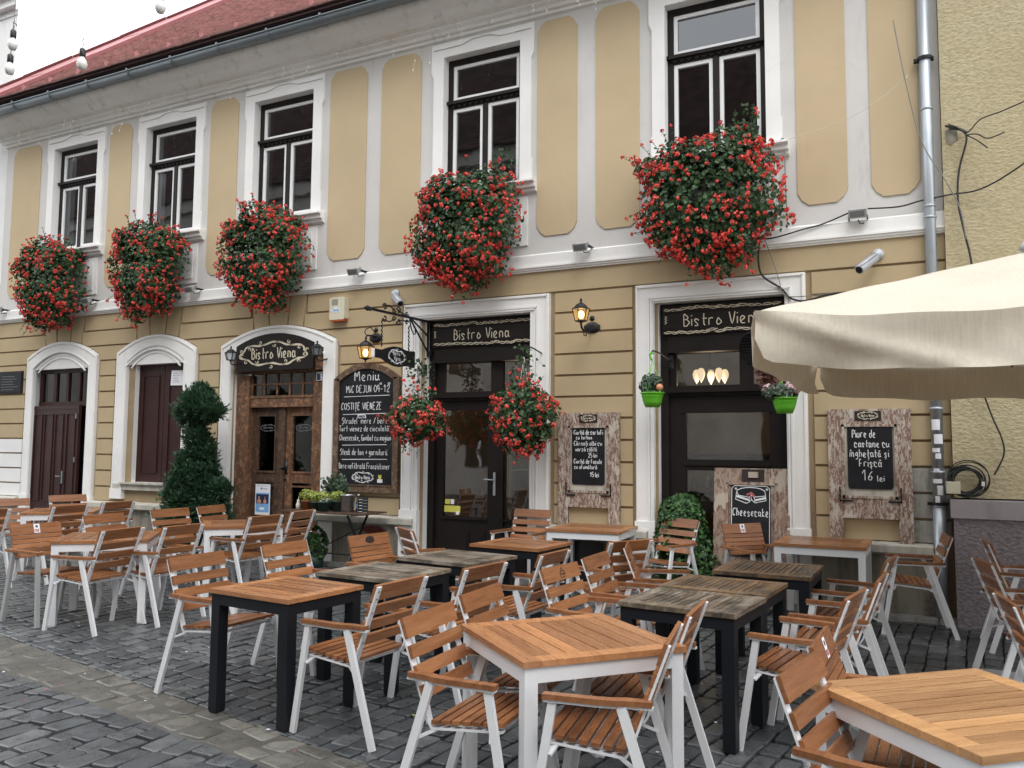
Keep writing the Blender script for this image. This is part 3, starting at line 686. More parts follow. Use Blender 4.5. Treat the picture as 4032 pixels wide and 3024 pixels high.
for side, (a, b) in enumerate(((-8.60, -8.03), (-8.01, -7.43))):
    mb = MB(); yy = ye + .09
    ga, gb = (a + .12, b - .14) if side == 0 else (a + .16, b - .07)
    for q in ((a, ga, .07, 2.18), (gb, b, .07, 2.18), (ga, gb, 2.06, 2.18), (ga, gb, 1.12, 1.28), (ga, gb, .07, .2)): mb.box(q[0], q[1], yy, yy + .05, q[2], q[3])
    for q in ((ga - .025, gb + .025, 2.055, 2.075), (ga - .03, gb + .03, 1.255, 1.28), (ga - .02, ga, 1.28, 2.055), (gb, gb + .02, 1.28, 2.055), (ga, gb, 1.06, 1.085)): mb.box(q[0], q[1], yy - .016, yy, q[2], q[3])
    if side == 0: mb.box(ga, gb, yy + .015, yy + .03, .2, 1.12); mb.box(b - .05, b + .06, yy - .03, yy, .1, 2.16)
    d2 = part(mb, 'entrance_door', 'olddark' if side == 0 else 'oldwood', house)
    mb = MB(); mb.add([(ga, yy + .025, 1.28), (gb, yy + .025, 1.28), (gb, yy + .025, 2.06), (ga, yy + .025, 2.06)], [(0, 1, 2, 3)]); sub(mb, 'pane', 'oldglass', d2)
    if side: mb = MB(); mb.add([(ga, yy + .025, .2), (gb, yy + .025, .2), (gb, yy + .025, 1.12), (ga, yy + .025, 1.12)], [(0, 1, 2, 3)]); sub(mb, 'pane', 'oldglass', d2)
    mb = MB(); cx = (ga + gb) / 2; scroll_oval(mb, cx, 1.89, .14, .045, yy + .02, .006, k=8); write(mb, 'Bistro Viena', cx - .09, 1.88, yy + .02, .03, .18, .005)
    sub(mb, 'glass_lettering', 'chalkgrey', d2)
    if side == 1:
        mb = MB(); mb.ball((a + .04, yy - .06, 1.33), .032); mb.lathe([(.012, 0), (.012, .07)], (a + .04, yy - .06, 1.33), 8, axis=(0, 1, 0)); mb.box(a + .0, a + .08, yy - .008, yy, 1.24, 1.42); mb.lathe([(.028, 0), (.028, .012)], (a + .04, yy - .012, 1.17), 12, axis=(0, 1, 0))
        sub(mb, 'door_knob', 'iron', d2, True)
# bistro sign over the entrance
sg = empty('entrance_sign', (-8.06, WY - .03, 2.7), 'dark arched signboard with cream scroll oval over the old wooden entrance', 'shop sign')
mb = MB(); mb.prism([(-8.77, 2.69), (-7.36, 2.69), (-7.36, 3.055)] + [(-8.065 - .705 * (i - 8) / 8, 3.055 + .16 * (1 - ((i - 8) / 8) ** 2)) for i in range(17)] + [(-8.77, 3.055)], WY - .075, WY - .035)
part(mb, 'board', 'brown', sg)
mb = MB(); scroll_oval(mb, -8.08, 2.925, .60, .15, WY - .079, .019, k=14); write(mb, 'Bistro Viena', -8.48, 2.862, WY - .079, .15, .82, .019, jit=.03)
part(mb, 'lettering', 'cream', sg)
ns = empty('house_number', (-7.29, WY, 2.55), 'small navy enamel plate with a white 3 on the door post', 'number plate')
mb = MB(); mb.box(-7.37, -7.21, WY + .012, WY + .028, 2.53, 2.65); mb.box(-7.362, -7.218, WY + .009, WY + .012, 2.537, 2.643, 1); part(mb, 'plate', ['paper', 'navy'], ns)
mb = MB(); write(mb, '3', -7.312, 2.548, WY + .006, .065, .055, .014, jit=0); ribbon(mb, [(-7.345, 2.63), (-7.235, 2.63)], .006, WY + .006); part(mb, 'numeral', 'paper', ns)
ps = empty('concert_poster', (-8.34, WY, .8), 'white and blue concert poster hung on the left entrance door', 'poster')
yp = WY + .085
mb = MB(); mb.box(-8.475, -8.205, yp, yp + .006, .66, 1.09); mb.box(-8.48, -8.20, yp + .006, yp + .012, .64, 1.10, 1); part(mb, 'sheet', ['paper', 'blackpl'], ps)
mb = MB(); mb.box(-8.462, -8.218, yp - .002, yp, .70, .97, 0); mb.box(-8.452, -8.228, yp - .004, yp - .002, .82, .95, 1)
for bx, s_ in ((-8.40, 1.15), (-8.29, .85)):
    mb.prism([(bx - .03 * s_, .825), (bx + .03 * s_, .825), (bx + .035 * s_, .85), (bx + .012, .885), (bx, .89), (bx - .03 * s_, .86)], yp - .006, yp - .004, 2); mb.lathe([(.012 * s_, 0), (.012 * s_, .002)], (bx, yp - .006, .905), 10, 2, axis=(0, 1, 0))
mb.box(-8.39, -8.30, yp - .004, yp - .002, .73, .765, 3); mb.lathe([(.016, 0), (.016, .002)], (-8.36, yp - .002, 1.03), 12, 4, axis=(0, 1, 0))
for i in range(8): mb.box(-8.45 + i * .028, -8.435 + i * .028, yp - .002, yp, 1.062, 1.07, 4)
mb.box(-8.33, -8.25, yp - .002, yp, 1.022, 1.03, 4)
part(mb, 'print', ['blue', 'navy', 'peach', 'paper', 'ink'], ps)

# glazed bistro doors
def leafband(mb, x0, x1, z, y, h=.03):
    random.seed(int(abs(x0) * 100 + z * 10)); x = x0
    while x < x1 - .08:
        l = random.uniform(.07, .15); s_ = random.choice((-1, 1)); zz = z + random.uniform(-.012, .012)
        ribbon(mb, [(x, zz), (x + l * .3, zz + s_ * h * .5), (x + l * .7, zz + s_ * h * .25), (x + l, zz - s_ * h * .2)], .010, y)
        ribbon(mb, [(x + l * .2, zz), (x + l * .5, zz - s_ * h * .4), (x + l * .9, zz - s_ * h * .1)], .008, y); x += l * .72
def bistro_door(c, w, layout):
    a, b = c - w, c + w; y0 = WY + .10
    mb = MB(); mb.box(a, a + .09, y0, y0 + .12, .05, 3.25); mb.box(b - .06, b, y0, y0 + .12, .05, 3.25); mb.box(a + .09, b - .06, y0, y0 + .12, 3.18, 3.25)
    mb.box(a + .09, b - .06, y0 - .03, y0 + .1, 2.70, 2.895)
    mb.box(a + .09, b - .06, y0 + .01, y0 + .1, 2.22, 2.33); mb.box(a + .08, b - .05, y0 - .035, y0 + .01, 2.255, 2.285); mb.box(a + .08, b - .05, y0 - .05, y0 - .03, 2.70, 2.72)
    fr = part(mb, 'door_frame', 'brown', house)
    return fr, a, b, y0
# --- middle glazed door
fr, a, b, y0 = bistro_door(-4.83, .78, 0)
mb = MB(); yy = y0 + .04
m0, m1 = -4.73, -4.56
mb.box(a + .09, a + .21, yy, yy + .05, .07, 2.22); mb.box(m0, m1, yy, yy + .05, .07, 2.70); mb.box(b - .10, b - .06, yy, yy + .05, .07, 2.70); mb.box(a + .21, m0, yy, yy + .05, 2.10, 2.22); mb.box(m1, b - .10, yy, yy + .05, 2.10, 2.22)
mb.box(a + .21, m0, yy, yy + .05, .07, .76); mb.box(m1, b - .10, yy, yy + .05, .07, .76); mb.box(a + .09, a + .21, yy, yy + .05, 2.33, 2.70)
mb.box(m0 - .02, m1 + .02, yy - .03, yy - .0, .07, 2.22)
mb.box(a + .2, m0, yy - .03, yy, .74, .765); mb.box(m1, b - .1, yy - .03, yy, .74, .765)
for p0, p1 in ((a + .27, m0 - .28), (m0 - .22, m0 - .06), (m1 + .06, b - .16)): mb.box(p0, p1, yy - .012, yy, .18, .60); mb.box(p0 + .03, p1 - .03, yy - .02, yy - .012, .22, .56)
dr = part(mb, 'glazed_door', 'brown', house)
for q in ((a + .21, m0, .76, 2.10), (m1, b - .10, .76, 2.10), (a + .21, m0, 2.33, 2.70), (m1, b - .10, 2.33, 2.70)):
    mb = MB(); mb.add([(q[0], yy + .025, q[2]), (q[1], yy + .025, q[2]), (q[1], yy + .025, q[3]), (q[0], yy + .025, q[3])], [(0, 1, 2, 3)]); sub(mb, 'pane', 'shopglass', dr)
mb = MB(); mb.box(m0 + .065, m0 + .095, yy - .045, yy - .03, 1.05, 1.33); mb.tube([(m0 + .08, yy - .045, 1.24), (m0 + .08, yy - .09, 1.24), (m0 - .04, yy - .09, 1.245)], .008); sub(mb, 'door_handle', 'zinc', dr)
mb = MB(); mb.box(a + .23, a + .30, yy + .018, yy + .022, .92, .98, 1); mb.box(a + .31, a + .36, yy + .018, yy + .022, .92, .98, 0); mb.box(a + .22, a + .45, yy + .018, yy + .022, .82, .90, 1); mb.box(a + .39, a + .44, yy + .015, yy + .018, .79, .83, 0)
sub(mb, 'sticker', ['paper', 'yellowst'], dr)
mb = MB(); write(mb, 'URAR', m1 + .12, 2.60, yy + .015, .045, .2, .008); write(mb, 'MA', m1 + .14, 2.42, yy + .015, .03, .2, .006); sub(mb, 'glass_lettering', 'pink', dr)
def bistro_sign(x0, x1, tx0, tx1, label, rt):
    sg = empty('fascia_sign', ((x0 + x1) / 2, WY + .05, 2.9), label, 'shop sign', 'painted fascia signs over the two glazed bistro doors')
    mb = MB(); mb.box(x0, x1, WY + .04, WY + .10, 2.90, 3.22); mb.box(x0, x1, WY + .030, WY + .04, 2.955, 2.968); mb.box(x0, x1, WY + .030, WY + .04, 3.145, 3.158); part(mb, 'board', 'brown', sg)
    mb = MB(); write(mb, 'Bistro Viena', tx0, 2.985, WY + .034, .13, tx1 - tx0, .0115, jit=.03)
    leafband(mb, x0 + .02, x1 - .03, 3.18, WY + .034); leafband(mb, x0 + .02, x1 - .03, 2.925, WY + .034)
    for xx in (x0 + .03, x1 - .05):
        for k in range(3): ribbon(mb, [(xx, 3.02 + k * .03), (xx + .025, 3.035 + k * .03), (xx, 3.045 + k * .03)], .009, WY + .034)
    part(mb, 'lettering', 'cream', sg)
bistro_sign(-5.53, -4.06, -5.22, -4.42, 'dark fascia sign between leafy cream borders over the middle glass door', 0)
# --- right shop front
fr, a, b, y0 = bistro_door(-1.86, .70, 1)
mb = MB(); yy = y0 + .04
mb.box(a + .09, a + .17, yy, yy + .05, .07, 2.70); mb.box(-1.70, -1.56, yy, yy + .05, 2.33, 2.70); mb.box(b - .10, b - .06, yy, yy + .05, .07, 2.70)
mb.box(a + .17, a + .27, yy, yy + .05, .07, 2.22); mb.box(b - .24, b - .10, yy, yy + .05, .07, 2.22)
for z0, z1 in ((2.04, 2.22), (1.40, 1.52), (.95, 1.07), (.07, .45)): mb.box(a + .27, b - .24, yy, yy + .05, z0, z1)
mb.box(a + .24, b - .22, yy - .02, yy, 1.455, 1.49); mb.box(a + .22, b - .2, yy - .012, yy, 2.03, 2.05)
dr = part(mb, 'shop_front', 'brown', house)
for q in ((a + .17, -1.70, 2.33, 2.70), (-1.56, b - .10, 2.33, 2.70), (a + .27, b - .24, 1.52, 2.04), (a + .27, b - .24, 1.07, 1.40), (a + .27, b - .24, .45, .95)):
    mb = MB(); mb.add([(q[0], yy + .025, q[2]), (q[1], yy + .025, q[2]), (q[1], yy + .025, q[3]), (q[0], yy + .025, q[3])], [(0, 1, 2, 3)]); sub(mb, 'pane', 'shopglass', dr)
bistro_sign(-2.52, -1.18, -2.29, -1.42, 'dark fascia sign with leafy borders above the lime green pots, partly behind the parasol', 1)
# rooms behind the glass
mb = MB()
for a, b in ((-6.2, -3.6), (-3.1, -.7)):
    mb.box(a, b, WY + 2.6, WY + 2.62, 0, 3.3); mb.box(a, a + .02, WY + .27, WY + 2.6, 0, 3.3); mb.box(b - .02, b, WY + .27, WY + 2.6, 0, 3.3); mb.box(a, b, WY + .27, WY + 2.6, 3.3, 3.32); mb.box(a, b, WY + .27, WY + 2.6, 0, .04)
for a, b in ((-8.9, -7.2), (-13.4, -11.9)): mb.box(a, b, WY + .6, WY + .62, 0, 3.2, 1)
part(mb, 'interior', ['room', 'roomdark'], house)
for (x, y, z, dx, n_) in ((-2.15, WY + .75, 2.50, 0, 5), (-4.66, WY + .9, 2.42, 0, 1)):
    ch = empty('pendant_lamp', (x, y, z), 'five bulb glowing pendant seen through the right shop front' if n_ == 5 else 'single glowing wall bulb seen through the middle glass door', 'lamp')
    mb = MB(); mb.tube([(x, y, z + .1), (x, y, 3.3)], .01); mb.lathe([(.05, .06), (.03, .12)], (x, y, z), 10); part(mb, 'stem', 'iron', ch)
    for i in range(n_):
        t = 2 * PI * i / 5 + .5; ox, oy = (.17 * math.cos(t), .17 * math.sin(t)) if n_ > 1 else (0, 0)
        mb = MB(); mb.lathe([(.002, -.10), (.025, -.06), (.042, -.02), (.045, .02), (.03, .06), (.01, .07)], (x + ox, y + oy, z), 12)
        part(mb, 'lit_shade', 'pendlit', ch, True)
for x, y, z, e_ in ((-2.15, WY + .75, 2.25, 14), (-4.66, WY + .9, 2.2, 12)):
    ld = bpy.data.lights.new('lamp_light', 'POINT'); ld.energy = e_ * .7; ld.color = (1, .72, .42); ld.shadow_soft_size = .12; lo = bpy.data.objects.new('lamp_light', ld); COL.objects.link(lo); lo.location = (x, y, z)
# things inside the bistro: chairs and counter silhouettes
ct_ = empty('bar_counter', (-1.9, WY + 1.9, 0), 'dim counter with jars seen through the right shop front', 'counter'); mb = MB(); mb.box(-2.9, -1.0, WY + 1.6, WY + 2.1, .05, 1.1); mb.box(-2.95, -.95, WY + 1.55, WY + 2.15, 1.1, 1.14); mb.box(-2.9, -1.0, WY + 2.4, WY + 2.58, 1.55, 1.58); part(mb, 'counter_body', 'olddark', ct_)
for i in range(9): mb = MB(); x = -2.6 + i * .18; h = random.uniform(.12, .24); mb.lathe([(.035, 0), (.04, h * .6), (.015, h * .85), (.015, h)], (x, WY + 1.75, 1.145), 10); part(mb, 'jar', 'dimpane', ct_)
fg = empty('display_fridge', (-4.35, WY + .55, 0), 'white glass fronted display fridge behind the middle glass door', 'fridge')
mb = MB(); x, y = -4.35, WY + .5
mb.box(x - .30, x - .26, y, y + .5, .3, 1.62); mb.box(x + .24, x + .28, y, y + .5, .3, 1.62); mb.box(x - .30, x + .28, y + .46, y + .5, .3, 1.62); mb.box(x - .30, x + .28, y, y + .5, 1.6, 1.65); mb.box(x - .3, x + .28, y, y + .5, .3, .55)
part(mb, 'cabinet', 'fridge', fg)
for z in (.85, 1.1, 1.35): mb = MB(); mb.box(x - .26, x + .24, y + .02, y + .45, z, z + .012); part(mb, 'shelf', 'fridge', fg)

# roof -----------------------------------------------------------------------
EY, EZ, TP = 8.25, 7.455, math.radians(43)
ct, st = math.cos(TP), math.sin(TP)
mb = MB(); random.seed(21); pitch = .155; hx = -14.35
def rp(x, s, up=0): return (x, EY + s * ct - up * st, EZ + s * st + up * ct)
s_ = 0; row = 0
while s_ < 6.0:
    xl = hx + s_ * ct; x = xl; w = .175; off = (row % 2) * w / 2
    x = xl - off
    while x < XR + .05:
        xa, xb = max(x, xl) + .001, x + w - .001
        if xb > xa:
            u = random.uniform(0, .006); d0 = random.uniform(-.004, .004)
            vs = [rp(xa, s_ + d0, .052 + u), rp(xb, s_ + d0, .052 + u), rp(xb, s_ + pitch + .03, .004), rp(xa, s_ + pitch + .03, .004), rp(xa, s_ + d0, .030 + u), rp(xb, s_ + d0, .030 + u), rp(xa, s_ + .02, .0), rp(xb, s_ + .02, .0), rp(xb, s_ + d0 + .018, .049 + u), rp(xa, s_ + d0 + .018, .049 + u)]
            mb.add(vs, [(9, 8, 2, 3)], 0); mb.add(vs, [(4, 5, 1, 0), (0, 1, 8, 9)], 1); mb.add(vs, [(6, 7, 5, 4)], 2)  # lip faces painted lit, face in the gap below painted as shade
        x += w
    s_ += pitch; row += 1
rf = part(mb, 'roof', ['tile', 'tilelip', 'eave_lip_shade'], house)
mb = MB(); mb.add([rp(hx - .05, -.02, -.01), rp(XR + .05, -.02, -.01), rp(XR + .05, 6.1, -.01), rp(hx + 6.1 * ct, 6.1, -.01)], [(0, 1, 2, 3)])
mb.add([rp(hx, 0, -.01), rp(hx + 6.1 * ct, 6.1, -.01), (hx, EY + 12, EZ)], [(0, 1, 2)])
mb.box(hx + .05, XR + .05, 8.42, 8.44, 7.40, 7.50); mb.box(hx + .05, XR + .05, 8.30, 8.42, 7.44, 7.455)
sub(mb, 'eave_board', 'eave_lip_shade', rf)
mb = MB(); hdir = Vector((ct, ct, st)).normalized(); wd = Vector((1, 0, 0))
p0 = Vector(rp(hx - .04, -.03, .03)); L_ = 9.0
n = 10
for i in range(n):
    a = p0 + hdir * (L_ * i / n); b = p0 + hdir * (L_ * (i + 1) / n); up = Vector((0, -st, ct)) * (.075 + .004 * (i % 2))
    mb.add([a + up + wd * .56, a + up * 1.3, b + up * 1.3, b + up + wd * .56, a + up * .2 + wd * .56, b + up * .2 + wd * .56], [(0, 3, 2, 1), (0, 4, 5, 3)])
    mb.add([a + up * 1.9, a + Vector((-.2, .15, -.05)), b + Vector((-.2, .15, -.05)), b + up * 1.9], [(0, 1, 2, 3)])
sub(mb, 'hip_flashing', 'flash', rf)
for i in range(16):
    x = hx + .35 + i * .68
    mb = MB(); p = [Vector(rp(x + dx, s, u)) for dx in (0, .05) for s, u in ((.10, .02), (.20, .03), (.16, .10))]
    mb.add(p, [(0, 1, 2), (3, 5, 4), (0, 2, 5, 3), (2, 1, 4, 5), (0, 3, 4, 1)]); sub(mb, 'snow_guard', 'flash', rf)
# gutter
gt = MB(); gy, gzz, gr = 8.335, 7.34, .082; n = 10
prof = [(gy - gr * math.cos(PI * i / n), gzz - gr * math.sin(PI * i / n)) for i in range(n + 1)]
prof2 = [(gy - (gr - .006) * math.cos(PI * i / n), gzz - (gr - .006) * math.sin(PI * i / n)) for i in range(n, -1, -1)]
gt.extr(prof + prof2, -14.6, .35)
gt.tube([(-14.6, gy - gr - .006, gzz + .004), (.35, gy - gr - .006, gzz + .004)], .012, 6)
gu = part(gt, 'gutter', 'gutter', house, True)
for i in range(16):
    x = -14.42 + i * .93
    mb = MB(); pr = [(gy - (gr + .006) * math.cos(PI * k / n), gzz - (gr + .006) * math.sin(PI * k / n)) for k in range(n + 1)]; pr2 = [(gy - (gr - .008) * math.cos(PI * k / n), gzz - (gr - .008) * math.sin(PI * k / n)) for k in range(n, -1, -1)]
    mb.extr(pr + pr2, x, x + .03); mb.box(x, x + .03, gy - gr - .02, gy - gr, gzz, gzz + .035); sub(mb, 'gutter_strap', 'gutter', gu)
# downpipe
dp = MB(); px, py = .17, WY - .09
dp.tube([(px, py, 7.3), (px, py, 1.05)], .052, 14); dp.tube([(px + .0, py, 1.1), (px + .0, py - .0, .04)], .058, 14)
for z in (6.4, 5.46, 4.95, 3.98, 3.87, 2.9, 2.02, 1.42, 1.1): dp.lathe([(.056, 0), (.06, .006), (.06, .02), (.056, .026)], (px, py, z), 14)
pp = part(dp, 'downpipe', 'zinc', house, True)
for z in (5.46, 1.12): mb = MB(); mb.lathe([(.066, 0), (.066, .03)], (px, py, z), 14); mb.box(px - .1, px + .08, py + .0, py + .05, z, z + .03); sub(mb, 'pipe_bracket', 'iron', pp)
random.seed(8)
for z, h, w in ((1.83, .1, .075), (1.70, .09, .08), (1.62, .04, .07), (1.56, .05, .05), (1.42, .05, .05), (1.33, .04, .085), (1.22, .09, .05), (1.15, .06, .04)):
    mb = MB(); t0 = -PI / 2 + random.uniform(-.35, .25); dt = w / .054 / 2
    vs = []; k = 5
    for i in range(k + 1):
        t = t0 - dt + 2 * dt * i / k; vs += [(px + .0555 * math.cos(t), py + .0555 * math.sin(t), z), (px + .0555 * math.cos(t), py + .0555 * math.sin(t), z + h)]
    mb.add(vs, [(2 * i, 2 * i + 2, 2 * i + 3, 2 * i + 1) for i in range(k)]); sub(mb, 'sticker', 'paper', pp)

# ------------------------------------------------------------------ tables
def make_table(x, y, rot, A, B, along, n, top, metal, label, group, gap=.006, bw=.085, legw=.06):
    t = empty('cafe_table', (x, y, gz(x, y)), label, 'table', group, math.radians(rot)); top = top + ('y' if along == 'y' else '')
    H = .74; th = .026
    mb = MB(); a, b = A / 2, B / 2
    sw = along == 'y'
    if sw: a, b = b, a
    def bx(x0, x1, y0, y1, dz=0):
        if sw: mb.box(-y1, -y0, x0, x1, H - th + dz, H + dz)
        else: mb.box(x0, x1, y0, y1, H - th + dz, H + dz)
    bx(-a, a, -b, -b + bw); bx(-a, a, b - bw, b)
    bx(-a + .0005, -a + bw, -b + bw + .001, b - bw - .001, -.0008); bx(a - bw, a - .0005, -b + bw + .001, b - bw - .001, -.0008)
    w = (2 * b - 2 * bw) / n
    for i in range(n): y0 = -b + bw + i * w; bx(-a + bw + .002, a - bw - .002, y0 + gap / 2, y0 + w - gap / 2, -.001 * (i % 2) - .0012)
    mb.build('tabletop', top, t)
    a, b = A / 2, B / 2; mb = MB(); i_ = .012; ap = .068
    for q in ((-a + i_ + legw, a - i_ - legw, -b + i_, -b + i_ + .025), (-a + i_ + legw, a - i_ - legw, b - i_ - .025, b - i_), (-a + i_, -a + i_ + .025, -b + i_ + legw, b - i_ - legw), (a - i_ - .025, a - i_, -b + i_ + legw, b - i_ - legw)):
        mb.box(*q, H - th - ap, H - th - .002)
    mb.build('apron', metal, t)
    for sx in (-1, 1):
        for sy in (-1, 1):
            mb = MB(); cx, cy = sx * (a - i_ - legw / 2), sy * (b - i_ - legw / 2); h = legw / 2
            mb.box(cx - h, cx + h, cy - h, cy + h, .012, H - th - .002); mb.box(cx - h + .004, cx + h - .004, cy - h + .004, cy + h - .004, 0, .012)
            mb.build('leg', metal, t)
    return t
GW = 'square teak café tables on white legs'; GB = 'small café tables on black legs'
WT = dict(top='teaktop', metal='wmetal', group=GW)
BT = dict(metal='bmetal', group=GB, legw=.07)
make_table(-1.53, 3.72, -41.3, .806, .806, 'x', 8, label='big white legged teak table in the centre foreground with wide planks', **WT)
make_table(.17, 3.44, -47.3, .806, .806, 'y', 9, label='honey teak table cut off by the bottom right corner of the view', **dict(WT, top='honey'))
make_table(-3.15, 8.36, 4, .80, .78, 'x', 8, label='white legged teak table against the wall below the peeling board of soup prices', **WT)
make_table(-.82, 8.33, -.8, .80, .78, 'x', 7, label='glossy white legged teak table against the wall below the board reading 16 lei', **WT)
make_table(-6.77, 5.27, 41.2, .80, .80, 'y', 8, label='white legged teak table behind the chair backs nearest the left side of the square', **WT)
make_table(-9.58, 6.79, 44.8, .80, .80, 'y', 8, label='farthest white legged teak table in front of the maroon door', **WT)
make_table(-6.60, 6.78, 47, .80, .80, 'x', 8, label='white legged teak table in front of the clipped conifer and old entrance', **WT)
make_table(-3.55, 4.05, -5.9, .69, .63, 'x', 13, 'teaktop', label='orange teak table on black legs beside the drain strip, nearest of the black legged ones', **BT)
make_table(-3.40, 4.88, -4.6, .69, .645, 'x', 13, 'worn', label='grey weathered table directly behind the orange teak black legged table', **BT)
make_table(-3.30, 5.74, -8, .70, .645, 'x', 13, 'worn', label='grey weathered table between the scorched chair and the orange table near the glass door', **BT)
make_table(-3.23, 6.76, -4.6, .70, .64, 'x', 13, 'teaktop', label='clean orange teak table on black legs in front of the middle glass door', **BT)
make_table(-1.21, 4.89, -5.9, .69, .62, 'y', 13, 'worn', label='front one of two blackened tables pushed together, greyer slats', **BT)
make_table(-1.16, 5.50, -5.0, .685, .585, 'y', 13, 'worn2', label='rear one of two blackened tables pushed together, browner slats', **BT)
make_table(-1.01, 6.38, -1.3, .675, .70, 'y', 13, 'worn2', label='lone dark weathered slatted table between the pushed together pair and the wall table', **BT)

# ------------------------------------------------------------------ chairs
def chair_a(label):
    t = empty('garden_armchair', (0, 0, 0), label, 'armchair', 'white framed teak slat armchairs around the tables')
    top = Vector((0, -.30, .855)); bot = Vector((0, -.135, .41)); u = (top - bot).normalized(); nrm = Vector((0, u.z, -u.y))
    mb = MB()
    for w, s0 in ((.093, 0), (.058, .124), (.058, .213), (.058, .302)):
        c = top - u * (s0 + w / 2 - .004) + nrm * .014
        mb.bar((-.235, c.y, c.z), (.235, c.y, c.z), .017, w, up=tuple(u))
    mb.build('backrest', 'teak', t)
    mb = MB()
    for i in range(7): y = -.105 + i * .0505; z = .437 + (y + .1) * .09; mb.bar((-.235, y, z), (.235, y, z), .0385, .017, up=(0, -.09, 1))
    mb.build('seat', 'teak', t)
    mb = MB()
    for s in (-1, 1):
        x = s * .215
        path = [top, bot + u * .03, bot + Vector((0, .012, -.006)), Vector((0, -.10, .408)), Vector((0, .215, .436))]
        for i in range(4): p, q = path[i], path[i + 1]; mb.bar((x, p.y, p.z), (x, q.y, q.z), .036 if i < 2 else .03, .010, up=tuple(nrm) if i < 2 else (0, 0, 1))
        mb.bar((s * .217, .165, .425), (s * .262, .185, .395), .03, .010); mb.bar((s * .217, -.10, .405), (s * .262, -.20, .36), .012, .012)
    mb.bar((-.215, .18, .425), (.215, .18, .425), .02, .01); mb.bar((-.215, -.08, .402), (.215, -.08, .402), .02, .01)
    for s in (-1, 1):
        for k in (.025, .07, .153, .242, .331): c = top - u * k - nrm * .006; mb.lathe([(.006, 0), (.006, .003)], (s * .215, c.y, c.z), 6, 1, axis=tuple(-nrm))
    mb.build('frame', ['wmetal', 'bolt'], t)
    for s in (-1, 1):
        mb = MB(); mb.bar((s * .268, .165, .612), (s * .262, .27, .0), .022, .036, up=(0, 1, 0)); mb.build('leg', 'wmetal', t)
        mb = MB(); mb.bar((s * .262, -.115, .612), (s * .262, -.31, .0), .022, .038, up=(0, 1, 0)); mb.build('leg', 'wmetal', t)
    for s in (-1, 1):
        mb = MB(); pts = [(s * .270, .205), (s * .270, -.02), (s * .262, -.09), (s * .248, -.13), (s * .240, -.235)]; wd = [.042, .044, .05, .05, .04]
        vs = []
        for (x, y), w in zip(pts, wd): vs += [(x - w / 2, y, .620), (x + w / 2, y, .620), (x + w / 2, y, .642), (x - w / 2, y, .642)]
        fs = [(3, 2, 1, 0), (16, 17, 18, 19)]
        for i in range(4): fs += [(4 * i + j, 4 * i + (j + 1) % 4, 4 * i + 4 + (j + 1) % 4, 4 * i + 4 + j) for j in range(4)]
        mb.add(vs, fs); 
        for i in range(4): mb.bar((pts[i][0], pts[i][1] - .004, .614), (pts[i + 1][0], pts[i + 1][1] - .004, .614), .03, .010, mi=1)
        mb.build('armrest', ['teak', 'wmetal'], t)
    return t
